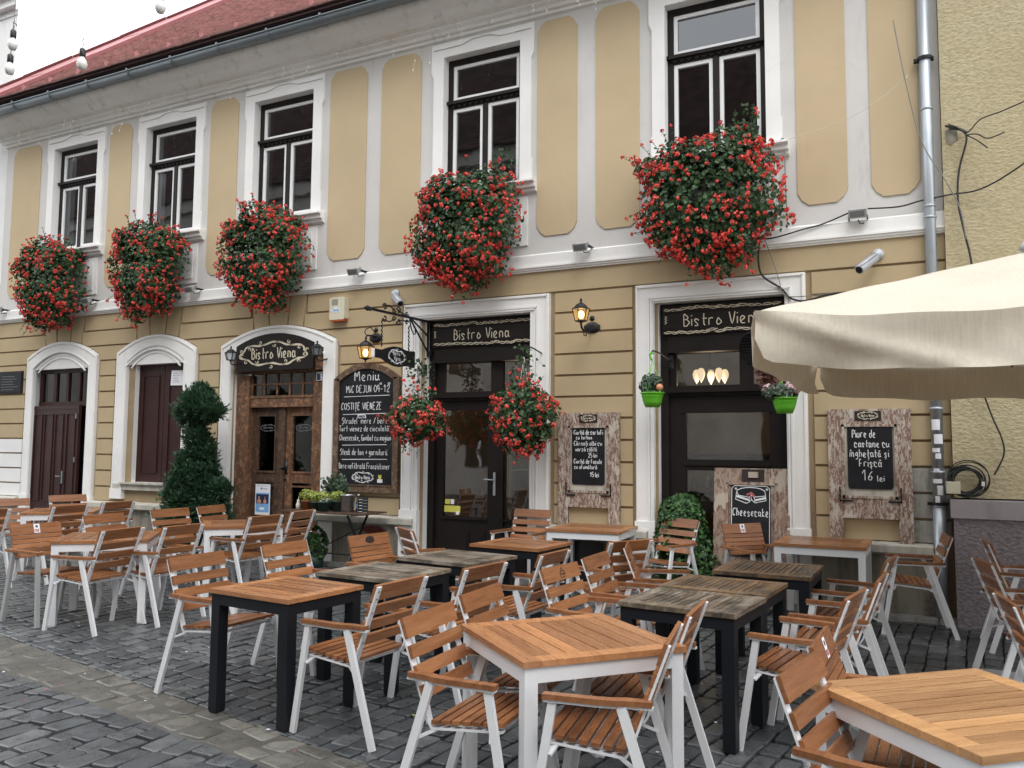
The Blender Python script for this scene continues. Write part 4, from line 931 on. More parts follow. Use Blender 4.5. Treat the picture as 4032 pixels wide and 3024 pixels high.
def chair_b(label, metal, mark):
    t = empty('slatted_armchair', (0, 0, 0), label, 'armchair')
    top = Vector((0, -.30, .845)); bot = Vector((0, -.16, .43)); u = (top - bot).normalized(); nrm = Vector((0, u.z, -u.y)); mb = MB(); s0 = 0
    for k, w in enumerate((.098, .036, .036, .036, .036, .036)):
        c = top - u * (s0 + w / 2) + nrm * .012; mb.bar((-.235, c.y, c.z), (.235, c.y, c.z), .02, w, up=tuple(u)); s0 += w + .006
    mb.build('backrest', 'teak', t)
    mb = MB()
    for i in range(9): y = -.13 + i * .044; mb.bar((-.225, y, .44 + .05 * y), (.225, y, .44 + .05 * y), .038, .017, up=(0, 0, 1))
    mb.build('seat', 'teak', t)
    mb = MB()
    for s in (-1, 1): mb.bar((s * .2, top.y, top.z - .02), (s * .2, bot.y, bot.z), .03, .012, up=tuple(nrm)); mb.bar((s * .2, -.16, .42), (s * .2, .23, .425), .03, .012); mb.bar((s * .2, .2, .42), (s * .26, .21, .42), .02, .012); mb.bar((s * .2, -.14, .42), (s * .255, -.19, .42), .02, .012)
    mb.build('frame', metal, t)
    for s in (-1, 1):
        mb = MB(); mb.bar((s * .262, .21, .615), (s * .262, .25, 0), .030, .036, up=(0, 1, 0)); mb.build('leg', metal, t)
        mb = MB(); mb.bar((s * .262, -.16, .615), (s * .262, -.28, 0), .030, .04, up=(0, 1, 0)); mb.build('leg', metal, t)
        mb = MB(); mb.prism([(0, 0), (1, 0), (1, 1)], 0, 1) if 0 else None
        vs = [(s * .235, .24, .62), (s * .285, .24, .62), (s * .275, -.27, .62), (s * .215, -.27, .62)]; vs += [(x, y, .642) for x, y, z in vs]
        mb.add(vs, [(0, 3, 2, 1), (4, 5, 6, 7), (0, 1, 5, 4), (1, 2, 6, 5), (2, 3, 7, 6), (3, 0, 4, 7)]); mb.build('armrest', 'teak', t)
    c = top - u * .05 + nrm * .0235
    if mark == 'sticker':
        mb = MB(); rot = Matrix.Translation(c) @ Matrix(((1, 0, 0), (0, nrm.y, u.y), (0, nrm.z, u.z))).to_4x4()
        R = Matrix(((-1, 0, 0, 0), (0, nrm.y, u.y, 0), (0, nrm.z, u.z, 0), (0, 0, 0, 1))); Mx = Matrix.Translation(c) @ R
        mb.add([Mx @ Vector(p) for p in ((-.028, 0, -.042), (.028, 0, -.042), (.028, 0, .042), (-.028, 0, .042))], [(0, 1, 2, 3)], 0)
        write(mb, 'CIUC', -.023, -.03, .001, .022, .046, .0065, 1, Mx, 0)
        mb.add([Mx @ Vector((.012 * math.cos(a * .7), .001, .018 + .012 * math.sin(a * .7))) for a in range(9)], [tuple(range(9))], 2)
        mb.build('sticker', ['paper', 'chalkred', 'navy'], t)
    else:
        mb = MB(); k = 14; mb.add([(.06 * math.cos(2 * PI * i / k) * random.uniform(.8, 1.1), c.y + u.y * .03 * math.sin(2 * PI * i / k), c.z + u.z * .03 * math.sin(2 * PI * i / k)) for i in range(k)], [tuple(range(k))]); mb.build('scorch_mark', 'burn', t)
    return t
CH = [
('a', -10.03, 6.46, 343, 'armchair cropped by the left edge, far side row, facing the farthest table'),
('a', -9.24, 5.48, 181, 'armchair seen from behind at the very left edge, nearer than the farthest table'),
('a', -10.09, 7.31, 343, 'armchair with pale lit slats standing right before the maroon left door'),
('a', -9.05, 6.29, 181, 'armchair seen from behind that hides the front of the farthest table'),
('a', -9.06, 6.93, 181, 'armchair seen from behind at the right of the farthest table, below the plinth ledge'),
('a', -7.26, 5.80, 1, 'armchair facing right with its back just behind the left foreground white table'),
('bg', -7.11, 4.95, 357, 'grey framed armchair with a sticker reading CIUC beside the left white table'),
('a', -6.50, 4.94, 185, 'armchair seen from behind with bolted white uprights in front of the left white table'),
('a', -6.29, 5.43, 181, 'armchair seen from behind at the right end of the left white table'),
('a', -7.22, 6.56, 353, 'armchair facing us just left of the table before the conifer'),
('a', -7.18, 7.19, 8, 'armchair right in front of the conifer, behind its white table'),
('a', -6.31, 6.53, 176, 'armchair seen from behind in front of the table before the old entrance'),
('a', -6.38, 7.13, 187, 'armchair seen from behind next to the folding plant table'),
('a', -4.18, 4.16, 359, 'armchair facing right at the left side of the orange black legged table'),
('a', -4.10, 4.94, 358, 'armchair facing right just behind the orange black legged foreground table'),
('a', -2.94, 4.00, 176, 'armchair seen from behind at the right side of the orange black legged table'),
('bb', -3.97, 5.80, 351, 'black framed armchair with a dark scorch mark on its top slat'),
('a', -3.95, 6.44, 52, 'small looking armchair turned away by the stone wall left of the glass door'),
('a', -2.79, 4.75, 172, 'armchair seen from behind at the right of the first grey weathered table'),
('a', -1.86, 3.99, 2, 'armchair facing right, farther of two at the left of the big foreground table'),
('a', -1.82, 3.39, 2, 'armchair facing right, nearer of two at the left of the big foreground table'),
('a', -2.65, 5.52, 176, 'armchair seen from behind with a faint stamp, right of the second grey weathered table'),
('s', -1.81, 4.92, 354, 'armchair with a dark crowned emblem stamped on its top slat'),
('a', -1.79, 5.56, 0, 'armchair facing right, at the rear left of the two blackened tables'),
('a', -2.34, 6.56, 150, 'armchair seen from behind in front of the table under the soup board'),
('a', -1.78, 6.29, 16, 'armchair seen edge on, left of the lone dark weathered table'),
('a', -2.36, 8.28, 245, 'armchair facing us beside the potted ivy at the right shop front'),
('bg', -1.40, 8.32, 319, 'grey framed armchair with a CIUC sticker before the cheesecake board'),
('a', -4.04, 8.44, 267, 'armchair facing us at the foot of the middle glass door'),
('a', -1.23, 3.43, 188, 'armchair facing left, nearest one at the right of the big foreground table'),
('a', -1.27, 4.02, 183, 'armchair facing left between the big foreground table and the blackened tables'),
('a', -.60, 4.86, 171, 'armchair facing left, nearest of the row right of the two blackened tables'),
('a', -.50, 5.51, 176, 'armchair facing left, middle of the row right of the two blackened tables'),
('a', -.47, 6.43, 173, 'armchair facing left at the right of the lone dark weathered table'),
('a', -.07, 8.28, 186, 'armchair facing left against the wall beside the downpipe'),
('a', .67, 6.68, 13, 'armchair seen from behind before the lilac plinth, with a black strap on it'),
('a', .68, 5.11, 8, 'armchair seen from behind, cropped by the right edge above the corner table'),
('a', .78, 8.00, 4, 'farthest armchair at the right edge, against the lilac plinth'),
('a', -.13, 3.19, 350, 'nearest armchair of all, at the left of the bottom right table'),
('bg', -.11, 3.77, 358, 'sticker marked armchair seen edge on behind the bottom right table corner'),
]
proto = {}
for kind, x, y, rot, label in CH:
    if kind not in proto:
        if kind == 'a': c = chair_a(label)
        elif kind == 's':
            c = chair_a(label); mb = MB(); u = Vector((0, -.165, .445)).normalized(); nrm = Vector((0, u.z, -u.y)); cc = Vector((0, -.30, .855)) - u * .045 + nrm * .0235
            Mx = Matrix.Translation(cc) @ Matrix(((-1, 0, 0, 0), (0, nrm.y, u.y, 0), (0, nrm.z, u.z, 0), (0, 0, 0, 1)))
            for pts in ([(-.03, -.005), (-.018, .012), (.018, .012), (.03, -.005)], [(-.035, -.008), (.035, -.008)], [(-.012, .012), (-.012, .03), (.012, .03), (.012, .012)], [(-.03, -.012), (-.03, -.028), (-.01, -.028)], [(.0, -.012), (.0, -.028), (.02, -.028), (.02, -.012)]): ribbon(mb, pts, .006, 0, 0, Mx)
            mb.build('stamped_emblem', 'burn', c)
        elif kind == 'bg': c = chair_b(label, 'gmetal', 'sticker'); c['group'] = 'grey framed armchairs with beer stickers'
        else: c = chair_b(label, 'bmetal', 'burn')
        proto[kind] = c
    else: c = tree_copy(proto[kind]); c['label'] = label
    if kind == 's': c['group'] = 'white framed teak slat armchairs around the tables'
    c.location = (x, y, gz(x, y)); c.rotation_euler = (0, 0, math.radians(rot - 90))

# ------------------------------------------------------------------ plants
def leaf(mb, p, nrm, size, mi=0, asp=1.0, fold=.25):
    n = Vector(nrm).normalized(); a = n.orthogonal().normalized(); a.rotate(Matrix.Rotation(random.uniform(0, 2 * PI), 3, n)); b = n.cross(a); s = size / 2
    o = len(mb.v); l = s * asp
    for x, y, z in ((-l, 0, 0), (-l * .4, -s, fold * s), (l * .6, -s * .8, fold * s), (l, 0, 0), (l * .6, s * .8, fold * s), (-l * .4, s, fold * s)): mb.v.append(tuple(Vector(p) + a * x + b * y + n * z))
    mb.f += [(o, o + 1, o + 2, o + 3), (o, o + 3, o + 4, o + 5)]; mb.m += [mi, mi]
def rvec():
    while 1:
        v = Vector([random.uniform(-1, 1) for _ in range(3)])
        if .05 < v.length < 1: return v.normalized()
def umbel(mb, p, n, r):
    for i in range(random.randint(9, 15)):
        d = (rvec() + Vector(n) * .7).normalized(); leaf(mb, Vector(p) + d * r * random.uniform(.5, 1.1), (d + rvec() * .5), random.uniform(.017, .027), 0, 1.1, .1)
def lump(d, seed):
    return 1 + .10 * math.sin(d.x * 5 + seed) * math.cos(d.z * 4 + seed * 2) + .07 * math.sin(d.z * 9 + d.x * 7 + seed)
def geranium(root, c, r, nleaf, nfl, seed, top_flat=.75, outward=(0, -1, 0), sprigs=14, bot=0):
    random.seed(seed); lf, fl = MB(), MB(); c = Vector(c)
    def shape(d):
        k = lump(d, seed); q = lambda a: math.copysign(abs(a) ** (.72 if bot == 0 else 1), a)
        d = Vector((q(d.x), q(d.y), q(d.z))); z = d.z * r[2] * (top_flat if d.z > 0 else 1)
        w = 1 - (.30 * max(0, -d.z) ** 2.2) * (1 if bot == 0 else 0)
        return Vector((d.x * r[0] * w * k, d.y * r[1] * k * w, z * k))
    for i in range(nleaf):
        d = rvec()
        if d.y > .35 and outward: d.y = -d.y * .6; d.normalize()
        t = random.uniform(.62, 1.06) if random.random() < .8 else random.uniform(.3, .7)
        p = c + shape(d) * t; leaf(lf, p, d + rvec() * .8 + Vector((0, -.3, .3)), random.uniform(.032, .058), 0, 1, .3)
    for i in range(nfl):
        d = rvec()
        if d.y > .3 and outward: d.y = -d.y; 
        if d.z > .55 and random.random() < .55: d.z = -d.z * .6; d.normalize()
        if math.sin(d.x * 5.1 + seed * 1.7) * math.sin(d.z * 4.3 + seed) + .35 * math.sin(d.x * 11 + d.z * 9 + seed) < random.uniform(-.9, .25): d = Vector((d.x + random.uniform(-.25, .25), d.y, d.z + random.uniform(-.25, .25))).normalized() if random.random() < .4 else None
        if d is None: continue
        p = c + shape(d) * random.uniform(.97, 1.13); umbel(fl, p, d, random.uniform(.016, .032) * (1.5 if bot else 1))
    for i in range(sprigs):   # loose stems that stick out of the mass, with small leaves and a bloom
        t = random.uniform(-1, 1); up = random.random() < .5
        d = Vector((t, -.4, .9 if up else -.9)).normalized() if random.random() < .75 else Vector((random.choice((-1, 1)), -.3, random.uniform(-.4, .5))).normalized()
        p = c + shape(d); q = p + (d + Vector((0, 0, .2 if up else -.5))) * random.uniform(.08, .20)
        for k in range(5): leaf(lf, p.lerp(q, k / 5) + rvec() * .02, d + rvec(), random.uniform(.02, .038))
        lf.tube([p, p.lerp(q, .5) + rvec() * .01, q], .003, 4)
        if random.random() < .75: umbel(fl, q, d, .022)
    part(lf, 'foliage', 'leaf', root); part(fl, 'blossoms', 'petal', root)
wl = ['leftmost red geranium box, under the first upper window', 'red geranium box under the second upper window from the left', 'red geranium box above the old wooden entrance', 'red geranium box above the middle glass door', 'fullest red geranium box, above the right shop front']
for i, c in enumerate(WIN):
    gb = empty('geranium_box', (c, WY - .15, 4.85), wl[i], 'flower box', 'geranium boxes on the upper window sills')
    mb = MB()
    for k in (-1, 1): mb.box(c + k * .21 - .20, c + k * .21 + .20, WY - .30, WY - .06, 4.62, 4.79)
    part(mb, 'planter', 'blackpl', gb)
    mb = MB()
    for k in (-.45, 0, .45): mb.tube([(c + k, WY, 4.66), (c + k, WY - .34, 4.66), (c + k, WY - .34, 4.84)], .007, 5)
    part(mb, 'bracket', 'iron', gb)
    w = [.68, .66, .69, .70, .77][i]
    geranium(gb, (c + [.0, .02, .02, -.03, -.02][i], WY - .30, 4.31 + .03 * (i % 2)), (w * .93, .38, .76), 7600, [480, 510, 590, 670, 720][i], 100 + i, .82)
for x, y, z, h, label in ((WIN[3] + .40, WY - .02, 4.89, .16, 'small black pot at the right of the middle upper window sill'), (WIN[4] + .40, WY - .02, 4.9, .18, 'black pot with a trailing sprig at the right of the last upper window')):
    pt = empty('flower_pot', (x, y, z), label, 'plant pot'); mb = MB(); mb.lathe([(.05, 0), (.075, h), (.08, h + .01), (.07, h + .01), (.06, h - .02)], (x, y, z), 14); part(mb, 'pot', 'blackpl', pt, True)
    mb = MB(); random.seed(9)
    for i in range(60): d = rvec(); leaf(mb, (x - .05 + d.x * .13, y - .05 + d.y * .1, z + h + .12 + d.z * .14), d + rvec(), .04)
    part(mb, 'leaves', 'leaf', pt)
# hanging baskets with geraniums
for (x, y, z, rx, rz, hk, label, nl, nf, sd) in ((-5.38, 8.34, 2.02, .34, .28, 2.66, 'smaller hanging geranium basket between the chalk menu and the glass door', 1700, 135, 201), (-3.97, 8.34, 2.02, .38, .42, 2.76, 'larger hanging geranium basket in front of the right side of the middle glass door', 2600, 230, 202)):
    gb = empty('hanging_basket', (x, y, z), label, 'hanging basket', 'geranium baskets hung beside the middle glass door')
    mb = MB(); mb.lathe([(.07, -.16), (.115, -.02), (.12, 0), (.105, 0), (.1, -.03)], (x, y, z), 16); part(mb, 'basket', 'blackpl', gb, True)
    mb = MB()
    for k in range(3): t = 2 * PI * k / 3; mb.tube([(x + .11 * math.cos(t), y + .11 * math.sin(t), z), (x, y, hk - .1)], .003, 4)
    part(mb, 'hanger', 'paper', gb)
    geranium(gb, (x, y, z - .04), (rx * .95, .32, rz), nl, nf, sd, .9, None, 10, 1)
    random.seed(sd + 5); lf, fl = MB(), MB()
    for i in range(160): t = random.random(); leaf(lf, (x + random.gauss(0, .12 * (1 - t * .6)), y + random.gauss(0, .09), z + .15 + t * (hk - z - .12)), rvec(), random.uniform(.03, .045))
    for i in range(6): t = random.random(); umbel(fl, (x + random.gauss(0, .12), y - .08, z + .2 + t * .35), (0, -1, 0), .022)
    part(lf, 'trailing_leaves', 'leaf', gb); part(fl, 'upper_blossoms', 'petal', gb)
def bracket(pts, label, name='hanging_bracket'):
    b = empty(name, pts[0], label, 'bracket'); mb = MB(); mb.tube(pts, .009, 6); q = pts[0]; mb.box(q[0] - .02, q[0] + .02, q[1] - .004, q[1] + .02, q[2] - .08, q[2] + .06); part(mb, 'arm', 'iron', b)
bracket([(-5.6, WY - .02, 2.62), (-5.52, 8.6, 2.66), (-5.42, 8.4, 2.68), (-5.38, 8.34, 2.70), (-5.36, 8.32, 2.66)], 'black iron hook holding the smaller geranium basket')
bracket([(-3.95, WY - .02, 2.74), (-3.96, 8.6, 2.78), (-3.97, 8.38, 2.80), (-3.97, 8.33, 2.77)], 'black iron hook holding the larger geranium basket')
# lime pots
def lime_pot(x, y, z, label, s=1):
    r = empty('hanging_pot', (x, y, z), label, 'plant pot', 'lime green hanging pots at the right shop front')
    mb = MB(); mb.lathe([(.075, 0), (.10, .06), (.115, .135), (.118, .138), (.118, .142), (.128, .146), (.128, .155), (.112, .155), (.108, .13)], (x, y, z), 24); mb.lathe([(.113, 0), (.1155, .003), (.113, .006)], (x, y, z + .11), 24); part(mb, 'pot', 'green', r, True)
    mb = MB()
    for k in range(3): t = 2 * PI * k / 3 + .4; mb.tube([(x + .12 * math.cos(t), y + .12 * math.sin(t), z + .15), (x, y, z + .5)], .0035, 4)
    mb.tube([(x, y, z + .5), (x - .02, y, z + .53), (x - .025, y, z + .56), (x, y, z + .59), (x + .02, y, z + .57)], .012, 6); part(mb, 'hanger', 'green', r, True); return r
r = lime_pot(-2.50, 8.42, 2.07, 'lime green hanging pot with a grey green bush, left of the shop front')
random.seed(31); mb = MB()
for i in range(560): d = rvec(); q = random.uniform(.3, 1.2); leaf(mb, (-2.51 + d.x * .115 * q, 8.42 + d.y * .10 * q, 2.31 + d.z * .10 * q), d + rvec() * .8, random.uniform(.02, .034), 0, 1.2)
part(mb, 'foliage', 'grey_leaf', r)
ap = empty('apple', (-2.405, 8.36, 2.29), 'reddish apple lying on the rim of the left lime green pot', 'apple'); mb = MB(); mb.ball((-2.405, 8.36, 2.275), .038, 16); part(mb, 'fruit', 'peach', ap, True)
mb = MB(); mb.tube([(-2.405, 8.36, 2.305), (-2.40, 8.36, 2.325)], .003, 5); part(mb, 'stalk', 'soil', ap)
r = lime_pot(-1.16, 8.42, 1.99, 'lime green hanging pot with pale pink flowers beside the parasol')
random.seed(32); mb, m2, m3 = MB(), MB(), MB()
for i in range(260): d = rvec(); leaf(mb, (-1.20 + d.x * .17, 8.40 + d.y * .12, 2.20 + d.z * .08), d + rvec() * .5, random.uniform(.03, .05))
for i in range(240): s_ = random.choice((-.13, .06, .12)); d = rvec(); leaf(m2, (-1.17 + s_ + d.x * .06, 8.36 + d.y * .05, 2.23 + d.z * .05), d, .024)
for i in range(60): t = random.random(); d = rvec(); leaf(m3, (-1.30 - .05 * t + d.x * .08, 8.42, 2.27 + .18 * t + d.z * .04), d + Vector((0, -1, 0)), random.uniform(.05, .09), 0, 1.8)
part(mb, 'foliage', 'grey_leaf', r); part(m2, 'flowers', 'pink', r); part(m3, 'bronze_leaves', 'bronze_leaf', r)
bracket([(-2.42, WY + .02, 2.60), (-2.46, 8.6, 2.66), (-2.50, 8.44, 2.675), (-2.50, 8.41, 2.66)], 'black iron hook holding the left lime green pot')
bracket([(-1.20, WY + .02, 2.55), (-1.18, 8.6, 2.60), (-1.16, 8.44, 2.60), (-1.16, 8.41, 2.585)], 'black iron hook holding the right lime green pot')
# clipped conifer
cf = empty('clipped_conifer', (-8.86, 8.2, gz(-8.86, 8.2)), 'dark green conifer clipped into a round head over a broad base beside the old entrance', 'tree')
mb = MB(); mb.tube([(-8.86, 8.2, 0), (-8.83, 8.2, .8), (-8.88, 8.18, 1.5), (-8.84, 8.2, 2.2)], [.045, .04, .03, .015], 8); part(mb, 'trunk', 'olddark', cf)
random.seed(41); mb = MB()
def spray(mb, p, d):
    d = d.normalized(); o = d.orthogonal().normalized(); o.rotate(Matrix.Rotation(random.uniform(0, 2 * PI), 3, d))
    for k in range(3):
        e = (d + o * (k - 1) * .55).normalized(); q = p + e * random.uniform(.05, .085); s_ = e.cross(Vector((0, 0, 1)) + rvec() * .5).normalized() * .013
        m = p.lerp(q, .5); b0 = len(mb.v); mb.v += [tuple(p), tuple(m - s_), tuple(q), tuple(m + s_)]; mb.f.append((b0, b0 + 1, b0 + 2, b0 + 3)); mb.m.append(0)
lumps = [(-8.82, 2.28, .24, .16, 900), (-9.06, 2.14, .20, .13, 700), (-8.62, 2.16, .22, .12, 700), (-8.86, 2.12, .2, .13, 500), (-8.96, 1.98, .17, .12, 450), (-8.80, 2.44, .10, .09, 220), (-8.84, 1.76, .17, .18, 700), (-8.78, 1.55, .2, .18, 800), (-8.95, 1.42, .18, .17, 650), (-8.74, 1.30, .26, .17, 900), (-8.98, 1.15, .27, .2, 1100), (-8.68, 1.05, .27, .2, 1100), (-9.12, .92, .24, .2, 900), (-8.86, .92, .3, .22, 1100), (-8.58, .82, .27, .2, 1000), (-9.0, .62, .38, .22, 1500), (-8.66, .58, .36, .22, 1400), (-8.86, .32, .40, .22, 1200), (-8.38, 1.08, .14, .11, 320), (-8.36, .72, .14, .12, 300)]
for cx, cz, rx, rz, n_ in [(a + (-8.86 - a) * .1, b * .975, c * .92, d, e) for a, b, c, d, e in lumps]:
    yc = 8.2 + random.uniform(-.06, .04)
    for i in range(n_):
        d = rvec(); k = (random.uniform(.6, 1.05) if random.random() < .9 else random.uniform(1.05, 1.35)) * (1 + .2 * math.sin(d.x * 7 + cz * 5) * math.cos(d.z * 6 + cx * 9)); p = Vector((cx + d.x * rx * k, yc + d.y * min(rx, .3) * k, cz + d.z * rz * k)); spray(mb, p, d + Vector((0, 0, .6)) + rvec() * .5)
part(mb, 'crown', 'needle', cf)
mb = MB(); mb.lathe([(.17, 0), (.22, .3), (.235, .31), (.21, .31)], (-8.86, 8.2, .01), 18); part(mb, 'planter_pot', 'gpot', cf, True)
# ivy
iv = empty('potted_ivy', (-2.27, 8.80, 0), 'bushy potted ivy between the shop front and the cheesecake board', 'plant')
mb = MB(); mb.lathe([(.13, 0), (.17, .26), (.18, .27), (.16, .27)], (-2.27, 8.80, .03), 16); part(mb, 'pot', 'blackpl', iv, True)
random.seed(51); mb = MB()
for i in range(3800):
    t = random.random(); z = .12 + 1.02 * t; w = (.28 + .07 * math.sin(t * 6)) * math.sqrt(max(0, 1 - max(0, (t - .72) / .28) ** 2)) + .02; a = random.uniform(0, 2 * PI); k = random.uniform(.7, 1.1)
    leaf(mb, (-2.27 + .03 * math.sin(z * 5) + w * k * math.cos(a), 8.80 + w * k * math.sin(a), z), Vector((math.cos(a), math.sin(a), .5)) + rvec() * .7, random.uniform(.03, .05), 0, 1.1)
part(mb, 'foliage', 'ivyleaf', iv)

# ------------------------------------------------------------------ folding table with pots
ft = empty('folding_table', (-6.65, 8.35, 0), 'dark folding slat table carrying potted herbs under the chalk menu', 'table')
mb = MB()
for i in range(7): y = 8.14 + i * .075; mb.box(-7.33 + .02 * (i % 2), -6.02, y, y + .068, .80, .818)
mb.box(-7.2, -7.16, 8.15, 8.65, .785, .80); mb.box(-6.2, -6.16, 8.15, 8.65, .785, .80); part(mb, 'tabletop', 'olddark', ft)
for x in (-7.12, -6.28):
    mb = MB(); mb.bar((x, 8.12, .03), (x, 8.62, .79), .03, .018, up=(1, 0, 0)); part(mb, 'leg', 'iron', ft)
    mb = MB(); mb.bar((x + .03, 8.64, .03), (x + .03, 8.16, .79), .03, .018, up=(1, 0, 0)); part(mb, 'leg', 'iron', ft)
mb = MB(); mb.bar((-7.12, 8.3, .30), (-6.28, 8.3, .30), .02, .014); mb.bar((-7.10, 8.22, .18), (-6.30, 8.5, .62), .02, .012); part(mb, 'stretcher', 'iron', ft)
random.seed(61)
def herb_pot(x, y, r0, h, mat, lm, n_, rr, label, zc=.08):
    p = empty('herb_pot', (x, y, .82), label, 'plant pot', 'pots of herbs on the folding table'); mb = MB(); mb.lathe([(r0 * .8, 0), (r0, h), (r0 * 1.08, h), (r0 * 1.08, h + .012), (r0 * .9, h + .012)], (x, y, .819), 18); part(mb, 'pot', mat, p, True)
    mb = MB()
    for i in range(n_): d = rvec(); k = random.random() ** .4; leaf(mb, (x + d.x * rr * k, y + d.y * rr * k, .82 + h + zc + d.z * rr * .8 * k), d + rvec() * .6, random.uniform(.014, .026))
    part(mb, 'foliage', lm, p)
herb_pot(-7.03, 8.33, .072, .11, 'pot', 'lime_leaf', 420, .10, 'terracotta pot with a pale yellow green herb')
herb_pot(-6.86, 8.30, .066, .10, 'gpot', 'lime_leaf', 420, .09, 'green pot with pale herb right next to the terracotta one')
herb_pot(-6.69, 8.25, .074, .11, 'gpot', 'lime_leaf', 300, .08, 'front green pot with sparse pale herb on the folding table')
herb_pot(-6.56, 8.35, .072, .12, 'gpot', 'lime_leaf', 420, .09, 'green pot with a pale herb next to the steel bucket', .07)
p = empty('rosemary_pot', (-6.72, 8.52, .82), 'tall dark rosemary bush behind the pale herbs', 'plant'); mb = MB(); mb.lathe([(.08, 0), (.1, .12), (.1, .13), (.08, .13)], (-6.72, 8.52, .819), 16); part(mb, 'pot', 'gpot', p, True)
mb = MB()
for i in range(70):
    a = random.uniform(0, 2 * PI); s_ = random.uniform(.05, .28); b0 = Vector((-6.72, 8.52, .93)); q = b0 + Vector((math.cos(a) * s_, math.sin(a) * s_ * .5, random.uniform(.14, .38) * (1.15 - s_)))
    for k in range(16): t = k / 16; leaf(mb, b0.lerp(q, t) + rvec() * .018, rvec(), .03, 0, 1.6)
part(mb, 'foliage', 'grey_leaf', p)
mb = MB(); mb.lathe([(.028, 0), (.03, .07), (.015, .1), (.015, .13)], (-7.16, 8.32, .819), 12); mb.tube([(-7.16, 8.32, .94), (-7.155, 8.32, .98)], .004, 4); tag(mb.build('soap_bottle', 'ivoryp', None, True), 'small ivory bottle left of the terracotta pot', 'bottle')
bk = empty('steel_bucket', (-6.43, 8.38, .82), 'shiny steel ice bucket between the herbs and the stack of ashtrays', 'bucket'); mb = MB(); mb.lathe([(.075, 0), (.082, .01), (.10, .20), (.106, .205), (.106, .212), (.098, .212), (.094, .19), (.07, .02)], (-6.43, 8.38, .819), 24); part(mb, 'body', 'steel', bk, True)
mb = MB(); mb.tube([(-6.535, 8.38, .99), (-6.56, 8.36, .97), (-6.56, 8.36, .93), (-6.53, 8.38, .92)], .006, 6); part(mb, 'handle', 'steel', bk, True)
wb = empty('water_bottle', (-6.33, 8.48, .82), 'clear plastic bottle behind the steel bucket', 'bottle'); mb = MB(); mb.lathe([(.03, 0), (.032, .12), (.012, .18), (.012, .20)], (-6.33, 8.48, .819), 14); part(mb, 'body', 'clear', wb, True)
mb = MB(); mb.lathe([(.0325, 0), (.0325, .05)], (-6.33, 8.48, .86), 14); part(mb, 'wrapper', 'blue', wb); mb = MB(); mb.lathe([(.014, 0), (.014, .015)], (-6.33, 8.48, 1.019), 10); part(mb, 'lid', 'paper', wb)
for k in range(5):
    lab = ['bottom', 'second lowest', 'middle', 'second highest', 'topmost'][k] + ' black square box of the stack on the folding table'
    bx_ = empty('black_box', (-6.19, 8.38, .82 + k * .037), lab, 'box', 'black square boxes stacked on the folding table'); bx_.rotation_euler = (0, 0, math.radians(40))
    mb = MB(); mb.box(-.062, .062, -.062, .062, 0, .033); mb.build('body', 'blackpl', bx_); mb = MB(); mb.box(-.05, -.01, -.0635, -.062, .011, .017); mb.box(.0, .05, -.0635, -.062, .003, .005); mb.box(-.0635, -.062, -.03, .03, .012, .017); mb.build('lettering', 'paper', bx_)
mb = MB(); random.seed(66)
lp = empty('green_plant', (-7.0, 8.5, 0), 'low leafy green plant on the ground behind the folding table legs', 'plant')
for i in range(160): d = rvec(); leaf(mb, (-7.02 + d.x * .16, 8.5 + d.y * .12, .36 + d.z * .22), d + rvec(), .06, 0, 1.5)
part(mb, 'foliage', 'ivyleaf', lp); mb = MB(); mb.lathe([(.09, 0), (.12, .2), (.1, .2)], (-7.02, 8.5, .03), 14); part(mb, 'pot', 'gpot', lp, True)

# ------------------------------------------------------------------ boards
mn = empty('menu_board', (-6.47, WY - .03, 1.04), 'tall arched chalk menu board headed Meniu beside the old entrance', 'menu board')
mb = MB(); x0, x1 = -6.99, -5.95; yb = WY - .065; n = 18
def marc(t, ins=0): x = x0 + ins + (x1 - x0 - 2 * ins) * t; return (x, 2.53 - ins * .4 + (.205 - ins * .55) * (1 - (2 * t - 1) ** 2))
for i in range(n): mb.prism([marc(i / n), marc((i + 1) / n), marc((i + 1) / n, .085), marc(i / n, .085)], yb - .02, yb + .04)
mb.box(x0, x0 + .085, yb - .02, yb + .04, 1.04, 2.53); mb.box(x1 - .085, x1, yb - .02, yb + .04, 1.04, 2.53); mb.box(x0 + .085, x1 - .085, yb - .02, yb + .04, 1.04, 1.13); mb.box(x0 + .06, x1 - .06, yb - .03, yb - .02, 1.125, 1.14)
part(mb, 'frame', 'framewood', mn)
mb = MB(); mb.prism([(x0 + .08, 1.12), (x1 - .08, 1.12)] + [marc(1 - i / n, .08) for i in range(n + 1)], yb, yb + .03); part(mb, 'blackboard', 'chalkboard', mn)
mb = MB(); yt = yb - .003
write(mb, 'Meniu', -6.675, 2.50, yt, .125, .42, .014, jit=.08)
write(mb, 'MiC DEJUN 09-12', -6.80, 2.345, yt, .09, .70, .009); write(mb, '00', -6.26, 2.44, yt, .025, .035, .005); write(mb, '00', -6.13, 2.44, yt, .025, .035, .005)
for z, xa, xb in ((2.29, -6.83, -6.10), (2.055, -6.84, -6.12), (1.65, -6.84, -6.13), (1.462, -6.84, -6.12)): ribbon(mb, [(xa, z), ((xa + xb) / 2, z + .006), (xb, z + .01)], .008, yt)
write(mb, 'COSTIȚE VIENEZE', -6.875, 2.12, yt, .088, .66, .009)
write(mb, 'Ștrudel  mere / bere', -6.86, 1.935, yt, .078, .74, .0075); write(mb, 'Tort vienez de ciocolată', -6.90, 1.835, yt, .072, .80, .0075); write(mb, 'Cheesecake, Gombot cu magiun', -6.89, 1.715, yt, .072, .83, .0075)
write(mb, 'Steak de ton + garnitură', -6.875, 1.525, yt, .078, .76, .0075); write(mb, 'Bere nefiltrată Franziskaner', -6.89, 1.345, yt, .072, .82, .007)
